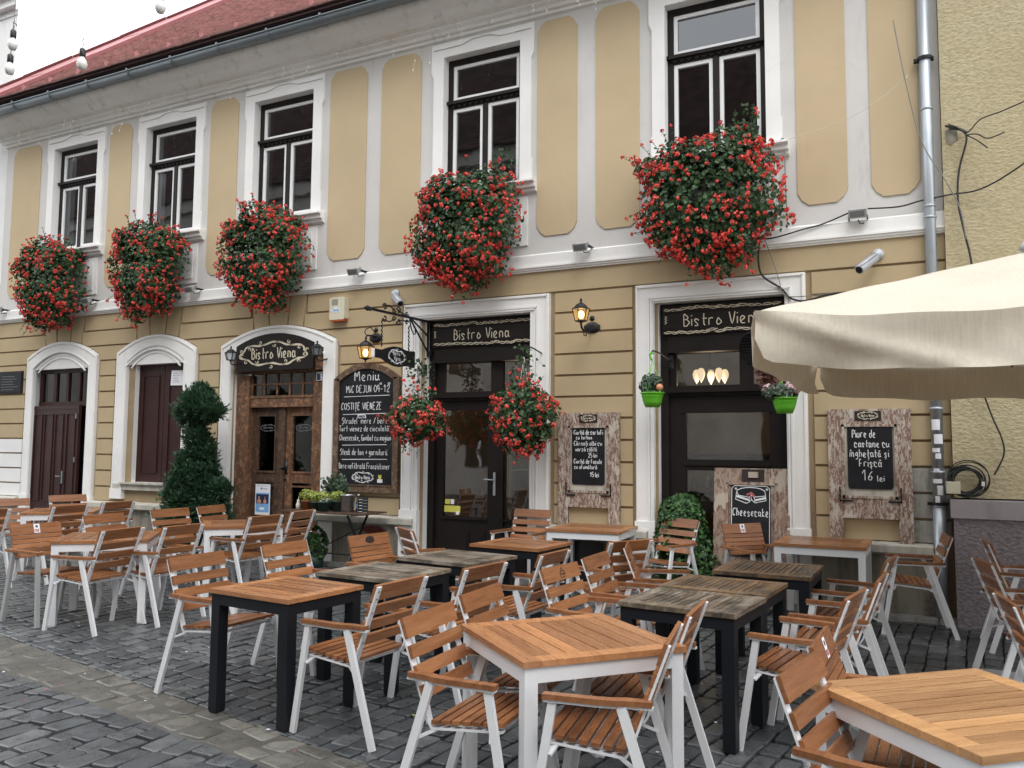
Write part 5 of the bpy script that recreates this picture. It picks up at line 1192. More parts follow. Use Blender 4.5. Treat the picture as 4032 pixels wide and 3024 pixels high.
scroll_oval(mb, -6.50, 1.235, .165, .062, yt, .009, k=10); write(mb, 'Bistro Viena', -6.62, 1.21, yt, .05, .24, .008)
part(mb, 'chalk_writing', 'chalk', mn)
mb = MB(); mb.prism([(-6.60, 2.005), (-6.46, 2.005), (-6.47, 2.045), (-6.50, 2.06), (-6.60, 2.055)], yt - .003, yt); mb.prism([(-6.265, 1.17), (-6.185, 1.17), (-6.185, 1.215), (-6.265, 1.215)], yt - .003, yt); write(mb, 'LAVAZZA', -6.59, 2.015, yt - .005, .028, .11, .008, 1, jit=0); mb.prism([(-6.245, 1.215), (-6.205, 1.215), (-6.20, 1.25), (-6.205, 1.275), (-6.225, 1.26), (-6.245, 1.275), (-6.25, 1.25)], yt - .004, yt - .001, 2)
part(mb, 'sticker', ['paper', 'navy', 'yellowst'], mn)
def price_board(x0, x1, z0, z1, M, label, mat, chx0, chx1, chz0, chz1, hole, lines, nm='price_board'):
    """old shutter leaf used as a frame for a small blackboard; local y=0 is the front face"""
    r = empty(nm, tuple(M @ Vector(((x0 + x1) / 2, 0, z0))), label, 'menu board', 'blackboards mounted on old shutter leaves')
    def P(mb, a, b, ya, yb_, c, d, mi=0): mb.box(a, b, ya, yb_, c, d, mi, M)
    mb = MB(); fw = .125; a, b = x0 + fw, x1 - fw
    P(mb, x0, a, 0, .045, z0, z1); P(mb, b, x1, 0, .045, z0, z1); P(mb, a, b, .003, .042, z1 - .15, z1)
    hz = hole if hole else z0 + .12
    P(mb, a, b, .003, .042, hz, chz0 - .09)
    if hole:
        pass
    else: P(mb, a, b, .003, .042, z0, hz)
    for q in ((a, a + .025, chz0 - .09, z1 - .15), (b - .025, b, chz0 - .09, z1 - .15)): P(mb, q[0], q[1], -.006, .03, q[2], q[3])
    P(mb, a, b, -.006, .03, z1 - .175, z1 - .15); P(mb, a, b, -.006, .03, chz0 - .09, chz0 - .065)
    if hole: P(mb, a - .02, b + .02, -.008, .02, hz - .02, hz); P(mb, a - .02, a, -.008, .02, z0, hz - .02); P(mb, b, b + .02, -.008, .02, z0, hz - .02)
    part(mb, 'frame', mat, r)
    mb = MB(); P(mb, a + .02, b - .02, .012, .03, chz0 - .07, z1 - .17); part(mb, 'backing', 'peel2' if mat == 'peel2' else 'ledge', r)
    mb = MB(); c = .03; pts = []
    for cx, cz, s0 in ((chx0 + c, chz0 + c, 180), (chx1 - c, chz0 + c, 270), (chx1 - c, chz1 - c, 0), (chx0 + c, chz1 - c, 90)):
        for k in range(4): t = math.radians(s0 + k * 30); pts.append((cx + c * math.cos(t), cz + c * math.sin(t)))
    mm = MB(); mm.prism(pts, .002, .012); mm.v = [tuple(M @ Vector(v)) for v in mm.v]; part(mm, 'blackboard', 'chalkboard', r)
    mb = MB(); 
    for s, x, z, h, w in lines: write(mb, s, x, z, -.001, h, w, .0075, 0, M, .34)
    part(mb, 'chalk_writing', 'chalk', r)
    mb = MB(); 
    for s_, xx in ((1, a - .03), (-1, b + .03)): P(mb, min(xx, xx + s_ * .012), max(xx, xx + s_ * .012), -.012, .0, chz0 - .12, chz0 + .02); P(mb, min(xx, xx + s_ * .12), max(xx, xx + s_ * .12), -.012, 0, chz0 - .125, chz0 - .11)
    if nm != 'leaning_board': part(mb, 'corner_iron', 'iron', r)
    return r, P
I1 = Matrix.Translation((0, WY - .075, 0))
r, P = price_board(-3.73, -2.99, .72, 2.04, I1, 'white and brown peeling shutter board listing soups at 25 and 15 lei', 'peel1', -3.56, -3.165, 1.22, 1.865, .985, [
 ('*Ciorbă de cartofi', -3.55, 1.79, .05, .37), ('cu tarhon', -3.51, 1.735, .045, .20), ('*Cârnați albi cu', -3.55, 1.665, .05, .36), ('varză călită', -3.52, 1.60, .045, .27), ('25 lei', -3.36, 1.53, .05, .11), ('*Ciorbă de fasole', -3.55, 1.46, .05, .36), ('cu afumătură', -3.53, 1.40, .045, .28), ('15 lei', -3.34, 1.31, .05, .11)])
mb = MB(); P(mb, -3.47, -3.25, -.003, .002, 1.925, 2.02); part(mb, 'dark_patch', 'burn', r)
mb = MB(); scroll_oval(mb, -3.36, 1.975, .085, .032, -.006, .006, 0, I1, 8); write(mb, 'Bistro Viena', -3.42, 1.963, -.006, .024, .12, .004, 0, I1); part(mb, 'lettering', 'cream', r)
r, P = price_board(-.80, -.05, .74, 2.04, I1, 'reddish peeling shutter board reading 16 lei, between shop front and downpipe', 'peel1', -.622, -.215, 1.255, 1.875, .99, [
 ('Piure de', -.58, 1.76, .075, .22), ('castane cu', -.56, 1.665, .07, .32), ('înghețată și', -.605, 1.57, .07, .36), ('frișcă', -.52, 1.475, .075, .21), ('16', -.50, 1.34, .10, .11), ('lei', -.36, 1.335, .055, .07)])
mb = MB(); P(mb, -.55, -.31, -.003, .002, 1.925, 2.02); part(mb, 'dark_patch', 'burn', r)
mb = MB(); scroll_oval(mb, -.43, 1.975, .09, .034, -.006, .006, 0, I1, 8); write(mb, 'Bistro Viena', -.49, 1.962, -.006, .026, .12, .004, 0, I1); part(mb, 'lettering', 'cream', r)
tilt = Matrix.Translation((-1.565, 8.66, .04)) @ Matrix.Rotation(math.radians(-8), 4, 'X')
r, P = price_board(-.385, .385, 0, 1.41, tilt, 'brown shutter board with a chalk cheesecake drawing leaning beside the ivy', 'peel2', -.21, .195, .50, 1.235, None, [('Cheesecake', -.19, .915, .08, .37)], 'leaning_board')
mb = MB(); y_ = -.001
def rb(pts, w=.008, q=0): ribbon(mb, [(x, 1.045 + (z - .94) * .66) if .93 < z < 1.195 else (x, z) for x, z in pts], w, y_, 0, tilt)
rb([(-.20, .51), (-.20, 1.20), (-.17, 1.225), (.155, 1.225), (.185, 1.20), (.185, .51)], .007)
rb([(-.15 + .145 * (1 - math.cos(PI * i / 8)), 1.12 + .07 * math.sin(PI * i / 8)) for i in range(9)]); rb([(-.15, 1.12), (-.13, 1.06), (-.02, 1.035), (.0, 1.08), (.03, 1.04), (.14, 1.06), (.14, 1.12)])
rb([(-.15, 1.12), (-.16, 1.0), (-.05, .94), (-.02, .96), (-.02, 1.035)]); rb([(.03, 1.04), (.04, .95), (.15, .99), (.14, 1.12)]); rb([(0, 1.08), (0, 1.0), (-.02, .96)]); rb([(0, 1.0), (.04, .95)]); rb([(-.155, 1.05), (-.02, .99)], .02); rb([(.04, .99), (.145, 1.03)], .02)
for sx in (-1, 1): rb([(sx * .15 + .0, 1.20), (sx * .17, 1.17), (sx * .16, 1.15), (sx * .145, 1.165)]); rb([(sx * .16, .60), (sx * .12, .57), (sx * .15, .53), (sx * .175, .57)])
part(mb, 'chalk_drawing', 'chalk', r); mb = MB(); ribbon(mb, [(-.05, 1.13), (0, 1.155), (.03, 1.13), (-.01, 1.115)], .02, y_ - .001, 0, tilt); part(mb, 'red_chalk', 'chalkred', r)
mb = MB(); P(mb, -.10, .13, -.002, .003, 1.27, 1.40); P(mb, -.03, .07, -.02, -.002, 1.31, 1.37, 1); part(mb, 'dark_patch', ['burn', 'peel2'], r)
mb = MB(); M = Matrix.Translation((-3.37, 8.70, .03)) @ Matrix.Rotation(math.radians(-6), 4, 'X'); mb.box(-.19, .19, 0, .02, 0, .56, 0, M); mb.box(-.17, .17, -.004, 0, .02, .54, 0, M)
tag(mb.build('leaning_blackboard', 'blackpl'), 'plain black board leaning on the plinth under the table by the soup board', 'board')
mb = MB(); mb.prism([(-6.32 + .17 * math.cos(2 * PI * i / 20), .565 + .055 * math.sin(2 * PI * i / 20)) for i in range(20)], WY - .062, WY - .052); write(mb, 'or of Laine', -6.52, .545, WY - .065, .05, .42, .006, 1)
tag(mb.build('painted_oval', ['redsm', 'soil']), 'faded red oval with scrawled words painted on the plinth under the menu', 'graffiti')
pq = empty('wall_plaque', (-14.0, WY, 2.7), 'dark rectangular plaque at the left end of the facade', 'plaque'); mb = MB(); mb.box(-14.32, -13.67, WY - .05, WY - .024, 2.50, 2.88); mb.box(-14.30, -13.69, WY - .056, WY - .05, 2.52, 2.86); part(mb, 'slab', 'chalkboard', pq)
mb = MB(); random.seed(3)
for i in range(6): ribbon(mb, [(-14.22, 2.79 - i * .045), (-13.8 + random.uniform(-.1, .06), 2.79 - i * .045)], .008, WY - .058)
part(mb, 'lettering', 'chalkgrey', pq)

# ------------------------------------------------------------------ wall lanterns
def lantern_head(root, x, y, z, w, h, glow, mode):
    """z is the bottom of the glazed body; w top width, h body height"""
    mb = MB(); a, b = w / 2, w * .30
    mb.lathe([(b * .35, -h * .16), (b * .7, -h * .07), (b * 1.38, -.006), (b * 1.38, .004)], (x, y, z), 6)
    mb.lathe([(.008, -h * .34), (.014, -h * .26), (.006, -h * .2), (b * .35, -h * .16)], (x, y, z), 8)
    mb.lathe([(a * 1.22, h), (a * 1.22, h + .01), (a * .95, h + h * .16), (a * .62, h + h * .42), (a * .3, h + h * .55), (a * .12, h + h * .62), (a * .12, h + h * .7), (.012, h + h * .74), (.016, h + h * .84), (.003, h + h * 1.0)], (x, y, z), 6)
    for j in range(6):
        t = 2 * PI * (j + .5) / 6; mb.tube([(x + b * 1.3 * math.cos(t), y + b * 1.3 * math.sin(t), z), (x + a * 1.12 * math.cos(t), y + a * 1.12 * math.sin(t), z + h)], .006, 4)
    part(mb, 'lantern_cage', 'iron', root)
    mb = MB(); n = 6; vs = []
    for j in range(n): t = 2 * PI * (j + .5) / n; vs += [(x + b * 1.25 * math.cos(t), y + b * 1.25 * math.sin(t), z + .004), (x + a * 1.07 * math.cos(t), y + a * 1.07 * math.sin(t), z + h)]
    mb.add(vs, [(2 * j, 2 * ((j + 1) % n), 2 * ((j + 1) % n) + 1, 2 * j + 1) for j in range(n)]); part(mb, 'panes', glow, root)
def lantern_pane_mat(name, col, em, es, clear):
    m, n, b = nt(name); n.nodes.remove(b); t = N(n, 'ShaderNodeBsdfTransparent'); t.inputs[0].default_value = (*col, 1); e = N(n, 'ShaderNodeEmission', Strength=es); e.inputs[0].default_value = (*em, 1); mx = N(n, 'ShaderNodeMixShader'); mx.inputs[0].default_value = 1 - clear
    L(n, t.outputs[0], mx.inputs[1]); L(n, e.outputs[0], mx.inputs[2]); L(n, mx.outputs[0], n.nodes['Material Output'].inputs['Surface']); return m
MT['litpane'] = lantern_pane_mat('lit_pane_glass', (1, .82, .5), (1, .62, .25), .55, .6)
def backplate(mb, x, z, s=1): mb.lathe([(.05 * s, 0), (.062 * s, .012), (.05 * s, .026), (.03 * s, .034)], (x, WY - .02, z), 8, axis=(0, -1, 0), squash=(1.6, 1)); mb.lathe([(.0, 0), (.03 * s, .01), (.01, .03)], (x, WY - .02, z + .10 * s), 8, axis=(0, -1, 0))
la = empty('wall_lantern', (-6.36, WY, 3.05), 'lit black lantern hanging from a scroll arm above the chalk menu', 'lantern')
mb = MB(); backplate(mb, -6.36, 3.06, 1.1); mb.tube([(-6.36, WY - .03, 3.07), (-6.36, 8.72, 3.08), (-6.36, 8.62, 3.07), (-6.36, 8.60, 3.04)], .012, 6); mb.tube([(-6.36, WY - .04, 3.12), (-6.36, 8.70, 3.19), (-6.36, 8.60, 3.15), (-6.36, 8.57, 3.10), (-6.36, 8.60, 3.08)], .007, 5); part(mb, 'wall_arm', 'iron', la)
lantern_head(la, -6.36, 8.60, 2.77, .19, .145, 'litpane', 0); mb = MB(); mb.ball((-6.36, 8.60, 2.84), .035, 10, sq=(1, 1.3)); part(mb, 'bulb', 'bulblit', la, True)
lb = empty('wall_lantern', (-3.33, WY, 3.0), 'lit black lantern standing on a scroll arm between the two shop signs', 'lantern')
mb = MB(); backplate(mb, -3.33, 3.02, 1.1); mb.tube([(-3.33, WY - .03, 3.0), (-3.33, 8.70, 2.955), (-3.33, 8.56, 2.945), (-3.33, 8.49, 2.98), (-3.33, 8.47, 3.02)], .012, 6); mb.tube([(-3.33, 8.66, 2.95), (-3.33, 8.62, 2.90), (-3.33, 8.56, 2.90), (-3.33, 8.56, 2.93)], .007, 5); part(mb, 'wall_arm', 'iron', lb)
lantern_head(lb, -3.33, 8.47, 3.05, .17, .13, 'litpane', 0); mb = MB(); mb.ball((-3.33, 8.47, 3.12), .035, 10, sq=(1, 1.3)); part(mb, 'bulb', 'bulblit', lb, True)
for x, gm, lbl in ((-8.72, 'frost', 'small grey lantern with pale panes at the left end of the entrance sign'), (-7.17, 'dimpane', 'small unlit black lantern at the right end of the entrance sign')):
    lc = empty('wall_lantern', (x, WY, 2.8), lbl, 'lantern'); dx = -.06 if x > -8 else -.05
    mb = MB(); backplate(mb, x - dx * .6, 2.83, .9); mb.tube([(x - dx * .6, WY - .04, 2.82), (x, 8.70, 2.78), (x, 8.63, 2.79), (x, 8.62, 2.83)], .010, 6); part(mb, 'wall_arm', 'iron', lc)
    lantern_head(lc, x, 8.62, 2.845, .145, .10, gm, 0)
# wrought iron bracket with bottle sign
br = empty('sign_bracket', (-5.6, WY, 3.2), 'wrought iron scroll bracket with an arrow tip above the hanging bottle sign', 'bracket')
bx0 = -5.60; mb = MB()
mb.bar((bx0, WY + .05, 3.24), (bx0, 7.66, 3.215), .022, .028, up=(0, 0, 1)); mb.lathe([(.002, 0), (.035, .07), (.02, .10), (.03, .12), (.012, .14)], (bx0, 7.52, 3.213), 6, axis=(0, 1, 0))
mb.bar((bx0, 8.47, 3.22), (bx0, WY + .05, 2.84), .016, .016, up=(1, 0, 0)); mb.bar((bx0, 8.50, 3.22), (bx0, WY + .05, 3.05), .016, .016, up=(1, 0, 0)); mb.bar((bx0, WY + .04, 3.3), (bx0, WY + .04, 2.78), .03, .012, up=(1, 0, 0)); mb.box(bx0 - .015, bx0 + .05, WY + .03, WY + .12, 3.2, 3.28); mb.box(bx0 - .015, bx0 + .05, WY + .03, WY + .12, 2.80, 2.86)
def spiral(mb, cy, cz, r0, turns, s0, dy, flip=1, r1=.25):
    pts = []
    for i in range(int(turns * 12) + 1): t = i / 12 * 2 * PI; k = 1 - (1 - r1) * i / (turns * 12); pts.append((bx0, cy + dy * r0 * k * math.cos(s0 + t), cz + flip * r0 * k * math.sin(s0 + t)))
    return pts
def scr(pts): mb.tube(pts, .0085, 5)
for up in (1, -1):
    for i, (ca, cb) in enumerate(((7.93, 8.12), (8.22, 8.40))):
        A = spiral(mb, ca, 3.215 + up * .065, .05, .9, PI * .1, -1 if i == 0 else -1, up); B = spiral(mb, cb, 3.215 + up * .055, .038, .9, PI * .1, 1, -up)
        scr(A); scr(B); scr([A[0], (bx0, (ca + cb) / 2, 3.215 + up * (.10 if i == 0 else .04)), B[0]])
scr([(bx0, 8.46, 3.21), (bx0, 8.50, 3.1), (bx0, 8.56, 3.03), (bx0, 8.60, 3.05), (bx0, 8.585, 3.09)])
part(mb, 'scrollwork', 'iron', br)
for cy, zt in ((7.88, 3.13), (8.45, 3.13)):
    mb = MB(); k = 22; pts = [(bx0 + .006 * math.sin(i * 1.9), cy + .006 * math.cos(i * 1.9), zt - (zt - 2.80) * i / k) for i in range(k + 1)]; mb.tube(pts, [.006 + .004 * abs(math.sin(i * .85)) for i in range(k + 1)], 5); part(mb, 'twisted_hanger', 'iron', br)
bs = empty('bottle_sign', (bx0, 8.15, 2.72), 'flat black bottle shaped sign hanging sideways from the iron bracket', 'shop sign')
half = [(7.72, .045), (7.75, .052), (7.80, .05), (7.88, .052), (8.0, .09), (8.12, .118), (8.25, .12), (8.36, .10), (8.45, .095), (8.56, .105), (8.58, .09)]
poly = [(y, 2.715 + h) for y, h in half] + [(y, 2.715 - h) for y, h in reversed(half)]
mb = MB(); vs = [(bx0 - .012, y, z) for y, z in poly] + [(bx0 + .012, y, z) for y, z in poly]; n = len(poly); mb.add(vs, [tuple(range(n)), tuple(range(2 * n - 1, n - 1, -1))] + [(i, i + n, (i + 1) % n + n, (i + 1) % n) for i in range(n)]); part(mb, 'board', 'blackpl', bs)
Mb = Matrix(((0, 0, 0, bx0 + .0135), (1, 0, 0, 0), (0, 0, 1, 0), (0, 0, 0, 1))); mb = MB()
Mb = Matrix.Translation((bx0 + .0135, 0, 0)) @ Matrix.Rotation(math.radians(90), 4, 'Z')
scroll_oval(mb, 8.18, 2.715, .17, .075, 0, .010, 0, Mb, 10); write(mb, 'Bistro', 8.10, 2.73, 0, .05, .15, .006, 0, Mb); write(mb, 'Viena', 8.12, 2.67, 0, .05, .14, .006, 0, Mb)
mb.v = [(bx0 - .0135 if i % 1 == 0 else x, y, z) for i, (x, y, z) in enumerate(mb.v)] + [(bx0 + .0135, y, z) for x, y, z in mb.v]; k = len(mb.v) // 2; mb.f += [tuple(i + k for i in f) for f in mb.f]; mb.m *= 2
part(mb, 'lettering', 'chalk', bs)
mb = MB(); mb.box(bx0 - .014, bx0 + .014, 7.705, 7.728, 2.665, 2.765); part(mb, 'bottle_cap', 'paper', bs)

# ------------------------------------------------------------------ devices on the facade
al = empty('alarm_siren', (-6.94, WY, 3.45), 'ivory alarm siren box with an orange lens above the menu board', 'alarm'); mb = MB(); mb.prism([(-7.06, 3.33), (-6.83, 3.33), (-6.82, 3.36), (-6.82, 3.62), (-6.85, 3.635), (-7.04, 3.635), (-7.07, 3.62), (-7.07, 3.36)], WY - .12, WY - .02)
for i in range(6): mb.box(-7.03, -6.93, WY - .123, WY - .12, 3.53 + i * .014, 3.536 + i * .014, 1)
part(mb, 'housing', ['ivoryp', 'cableg'], al); mb = MB(); mb.prism([(-7.06, 3.31), (-6.83, 3.31), (-6.82, 3.345), (-7.07, 3.345)], WY - .115, WY - .02); part(mb, 'lens', 'orange', al)
mb = MB(); mb.prism([(-6.96 + .075 * math.cos(2 * PI * i / 18), 3.46 + .035 * math.sin(2 * PI * i / 18)) for i in range(18)], WY - .1225, WY - .1205); write(mb, 'Signal', -7.015, 3.445, WY - .124, .04, .11, .008, 1, jit=0); part(mb, 'lettering', ['paper', 'blue'], al)
def cctv(x, z, tip, label):
    r = empty('security_camera', (x, WY, z), label, 'camera', 'bullet security cameras on the facade'); mb = MB(); mb.lathe([(.06, 0), (.058, .02), (.03, .045)], (x, WY - .02, z), 16, axis=(0, -1, 0)); mb.ball((x, WY - .08, z - .01), .035, 12)
    part(mb, 'mount', 'camgrey', r, True); p = Vector((x, WY - .10, z - .03)); q = Vector(tip); d = (q - p).normalized()
    mb = MB(); mb.tube([p, p + d * .04, p + d * .041, q - d * .02, q], [.018, .024, .042, .045, .045], 14); mb.bar(p + d * .06 + Vector((0, 0, .045)), q + d * .02 + Vector((0, 0, .045)), .085, .008); part(mb, 'body', 'camgrey', r, True)
    mb = MB(); mb.tube([q - d * .004, q + d * .004], .036, 12); part(mb, 'lens', 'blackpl', r)
cctv(-6.06, 3.63, (-5.85, 8.62, 3.45), 'grey bullet camera just above the wrought iron sign bracket')
cctv(-.30, 3.58, (-.46, 8.52, 3.38), 'grey bullet camera near the downpipe above the parasol')
for i, (x, lbl) in enumerate(((-14.25, 'floodlight at the far left end, above the plaque'), (-11.92, 'floodlight left of the second geranium box'), (-9.62, 'floodlight left of the third geranium box'), (-6.62, 'floodlight above the alarm siren'), (-3.41, 'floodlight above the lit lantern between the shop signs'), (-.47, 'floodlight wired with a black cable near the downpipe'))):
    r = empty('floodlight', (x, 8.7, 3.98), 'small grey ' + lbl, 'floodlight', 'small floodlights on the string course'); M = Matrix.Translation((x, 8.68 if i < 5 else 8.72, 3.955 if i < 5 else 4.0)) @ Matrix.Rotation(math.radians(28), 4, 'X')
    mb = MB(); mb.box(-.075, .075, -.05, .05, -.03, .035, 0, M); mb.box(-.085, .085, -.062, -.05, -.042, .045, 0, M); part(mb, 'housing', 'gmetal', r); mb = MB(); mb.box(-.065, .065, -.066, -.062, -.025, .03, 0, M); part(mb, 'glass', 'dimpane', r)
    mb = MB(); mb.box(x - .09, x - .08, 8.70, WY, 3.94, 3.97); mb.box(x + .08, x + .09, 8.70, WY, 3.94, 3.97); mb.tube([(x, 8.74, 3.93), (x + .02, 8.72, 3.885), (x + .05, 8.74, 3.89), (x + .05, WY, 3.93)], .006, 5); part(mb, 'bracket', 'iron', r)
# industrial fan behind the parasol corner
fn = empty('patio_heater', (-1.32, 8.3, 2.6), 'round black grille lamp half hidden behind the parasol corner', 'heater'); c = Vector((-1.40, 8.42, 2.63)); ax = Vector((-.25, -.75, -.35)).normalized(); mb = MB(); mb.lathe([(.2, 0), (.2, .015), (.185, .015), (.12, -.10), (.06, -.16)], tuple(c), 24, axis=tuple(ax)); part(mb, 'reflector', 'iron', fn, True)
mb = MB(); Q = ax.to_track_quat('Z', 'Y').to_matrix()
for k in range(-6, 7):
    h = math.sqrt(max(0, .19 ** 2 - (k * .03) ** 2)); a1, a2 = c + Q @ Vector((k * .03, -h, .02)), c + Q @ Vector((k * .03, h, .02)); mb.tube([a1, a2], .003, 4); a1, a2 = c + Q @ Vector((-h, k * .03, .022)), c + Q @ Vector((h, k * .03, .022)); mb.tube([a1, a2], .003, 4)
mb.tube([c + Q @ Vector((.2 * math.cos(t * PI / 12), .2 * math.sin(t * PI / 12), .018)) for t in range(24)], .007, 5, 0, True); part(mb, 'grille', 'iron', fn)
mb = MB(); mb.tube([c - ax * .1, (-1.33, 8.6, 2.75), (-1.33, WY + .14, 2.78)], .015, 6); part(mb, 'arm', 'iron', fn)
# cables
def cable(pts, r, label, mat='cable', name='cable'):
    P2 = [Vector(p) for p in pts]; out = []
    for i in range(len(P2) - 1):
        p0, p1, p2, p3 = P2[max(i - 1, 0)], P2[i], P2[i + 1], P2[min(i + 2, len(P2) - 1)]
        for k in range(5): t = k / 5; out.append(.5 * (2 * p1 + (p2 - p0) * t + (2 * p0 - 5 * p1 + 4 * p2 - p3) * t * t + (3 * p1 - p0 - 3 * p2 + p3) * t ** 3))
    out.append(P2[-1]); mb = MB(); mb.tube(out, r, 5); return tag(mb.build(name, mat, None, True), label, 'cable')
cable([(-1.5, 8.78, 3.86), (-1.3, 8.76, 3.84), (-1.0, 8.77, 3.90), (-.8, 8.78, 3.94), (-.55, 8.76, 4.02)], .008, 'black cable running from the last geranium box to the floodlight')
cable([(-.38, 8.76, 4.04), (-.1, 8.78, 4.03), (.1, 8.76, 4.06), (.35, 8.70, 4.07), (.6, 8.66, 4.08), (.9, 8.5, 4.2), (1.4, 8.2, 4.5)], .008, 'black cable crossing the downpipe onto the rough yellow wall')
cable([(-1.42, 8.70, 3.85), (-1.44, 8.72, 3.60), (-1.40, 8.74, 3.44), (-1.22, 8.76, 3.30), (-1.14, 8.76, 3.20), (-1.0, 8.74, 3.15), (-.78, 8.72, 3.19), (-.6, 8.7, 3.2)], .011, 'thick black cable dropping over the right door surround to the parasol')
cable([(-1.38, 8.72, 3.85), (-1.30, 8.74, 3.6), (-1.24, 8.74, 3.40), (-1.18, 8.74, 3.22), (-.9, 8.74, 3.20), (-.72, 8.72, 3.21)], .005, 'thin grey cable dropping beside the thick black one', 'cableg')
cable([(-.10, 8.70, 5.9), (.0, 8.66, 5.2), (.12, 8.64, 4.6), (.30, 8.60, 4.2), (.42, 8.60, 3.9), (.46, 8.6, 3.6)], .006, 'thin dark cable slanting down in front of the downpipe', 'cableg')
cable([(-1.15, 8.78, 4.88), (-.7, 8.72, 4.93), (-.3, 8.7, 5.08), (.02, 8.68, 5.3)], .0035, 'thin pale wire sagging across the tan panels', 'ivoryp')
cable([(-1.2, 8.77, 4.88), (-1.17, 8.77, 4.86), (-1.16, 8.77, 4.4), (-1.15, 8.77, 3.95)], .006, 'grey cable down the wall from the last window sill', 'cableg')
cable([(.36, 8.72, 4.72), (.46, 8.70, 4.68), (.50, 8.69, 4.58), (.43, 8.70, 4.3), (.41, 8.68, 4.0), (.45, 8.66, 3.7), (.5, 8.66, 3.4), (.52, 8.66, 3.0)], .010, 'dark cable bending down from the anchor on the rough yellow wall')
cable([(.52, 8.66, 2.3), (.62, 8.66, 1.95), (.69, 8.66, 1.75), (.70, 8.66, 1.6), (.62, 8.66, 1.42)], .008, 'dark cable hanging down to the coil on the rough yellow wall')
for q, lbl in (([(.35, 8.68, 4.75), (.42, 8.60, 4.68), (.50, 8.55, 4.60), (.60, 8.45, 4.67), (.75, 8.3, 4.66), (.95, 8.1, 4.66)], 'wire leaving the wall anchor to the upper right'), ([(.5, 8.62, 4.60), (.58, 8.55, 4.57), (.66, 8.5, 4.50), (.78, 8.4, 4.5)], 'short frayed wire end at the wall anchor'), ([(.5, 8.63, 4.60), (.58, 8.58, 4.52), (.66, 8.56, 4.43)], 'lower frayed wire end at the wall anchor')): cable(q, .006, lbl)
co = empty('cable_coil', (.40, 8.68, 1.37), 'coil of black cable hung on the rough yellow wall above the lilac plinth', 'cable coil'); random.seed(71)
mb = MB()
for i in range(13):
    r0 = random.uniform(.105, .165); cx, cz = .40 + random.uniform(-.02, .02), 1.365 + random.uniform(-.02, .02); mb.tube([(cx + r0 * 1.03 * math.cos(t * PI / 14), 8.68 + .008 * math.sin(t + i), cz + r0 * math.sin(t * PI / 14)) for t in range(28)], .0055, 5, 0, True)
part(mb, 'loops', 'cable', co, True); mb = MB()
for t in (200, 345): mb.box(.40 + .135 * math.cos(math.radians(t)) - .012, .40 + .135 * math.cos(math.radians(t)) + .012, 8.655, 8.70, 1.37 + .135 * math.sin(math.radians(t)) - .02, 1.37 + .135 * math.sin(math.radians(t)) + .02)
part(mb, 'tie', 'paper', co)
mb = MB(); mb.box(.23, .345, 8.62, 8.70, 1.24, 1.35); mb.box(.235, .34, 8.615, 8.62, 1.245, 1.345); tag(mb.build('junction_box', 'ivoryp'), 'ivory junction box between the downpipe and the cable coil', 'junction box')
# fairy light strings under the cornice
fl = empty('icicle_lights', (-8, 8.55, 7.0), 'strings of tiny pale icicle lights dangling under the cornice', 'fairy lights'); random.seed(81); w_, b_ = MB(), MB(); x = -14.2; last = None
while x < -3.2:
    y, z = 8.62 + random.uniform(-.05, .05), 7.06 + random.uniform(-.04, .04)
    if last: w_.tube([last, (x, y, z)], .0022, 3)
    last = (x, y, z)
    if random.random() < .75:
        h = random.uniform(.12, .55); p = [(x + random.uniform(-.02, .02), y + random.uniform(-.02, .02), z - h * k / 4) for k in range(5)]; w_.tube(p, .0018, 3)
        for q in p[1:]:
            if random.random() < .7: b_.lathe([(.004, 0), (.007, .012), (.002, .03)], (q[0], q[1], q[2] - .015), 5)
    x += random.uniform(.14, .3)
part(w_, 'wires', 'ivoryp', fl); part(b_, 'little_bulbs', 'opal', fl)
# hanging bulbs of the square's lighting
for (x, y, z, lbl, hook) in ((-4.93, 3, 4.08, 'white bulb in a black socket, upper of two at the left edge', 1), (-4.93, 2.99, 3.92, 'white bulb hanging directly below another at the left edge', 0), (-4.27, 3, 3.82, 'white bulb hanging in front of the roof corner', 1), (-3.64, 3, 4.01, 'white bulb cut by the top of the view', 0)):
    r = empty('hanging_bulb', (x, y, z), lbl, 'light bulb', 'festoon bulbs hanging over the square'); mb = MB(); mb.lathe([(.003, -.035), (.018, -.03), (.0275, -.012), (.029, .004), (.023, .022), (.013, .036), (.012, .046)], (x, y, z), 18); part(mb, 'bulb', 'opal', r, True)
    mb = MB(); mb.lathe([(.016, .044), (.0175, .05), (.0175, .085), (.013, .093), (.004, .098)], (x, y, z), 14); part(mb, 'socket', 'blackpl', r, True)
    mb = MB(); top = 5.0 if hook or x > -4 else z + .13; mb.tube([(x, y, z + .095), (x + .004, y, z + .12), (x - .006, y, z + .14), (x + .006, y, z + .15), (x, y, z + .16)], .0028, 5); mb.tube([(x, y, z + .155), (x + .012, y, top + .15)], .0014, 4); part(mb, 'cord', 'cableg', r)
    if z > 4.05: mb = MB(); mb.tube([(x, y, z + .14), (x + .018, y, z + .13), (x + .032, y, z + .112)], .003, 5); part(mb, 'cord_end', 'cable', r)

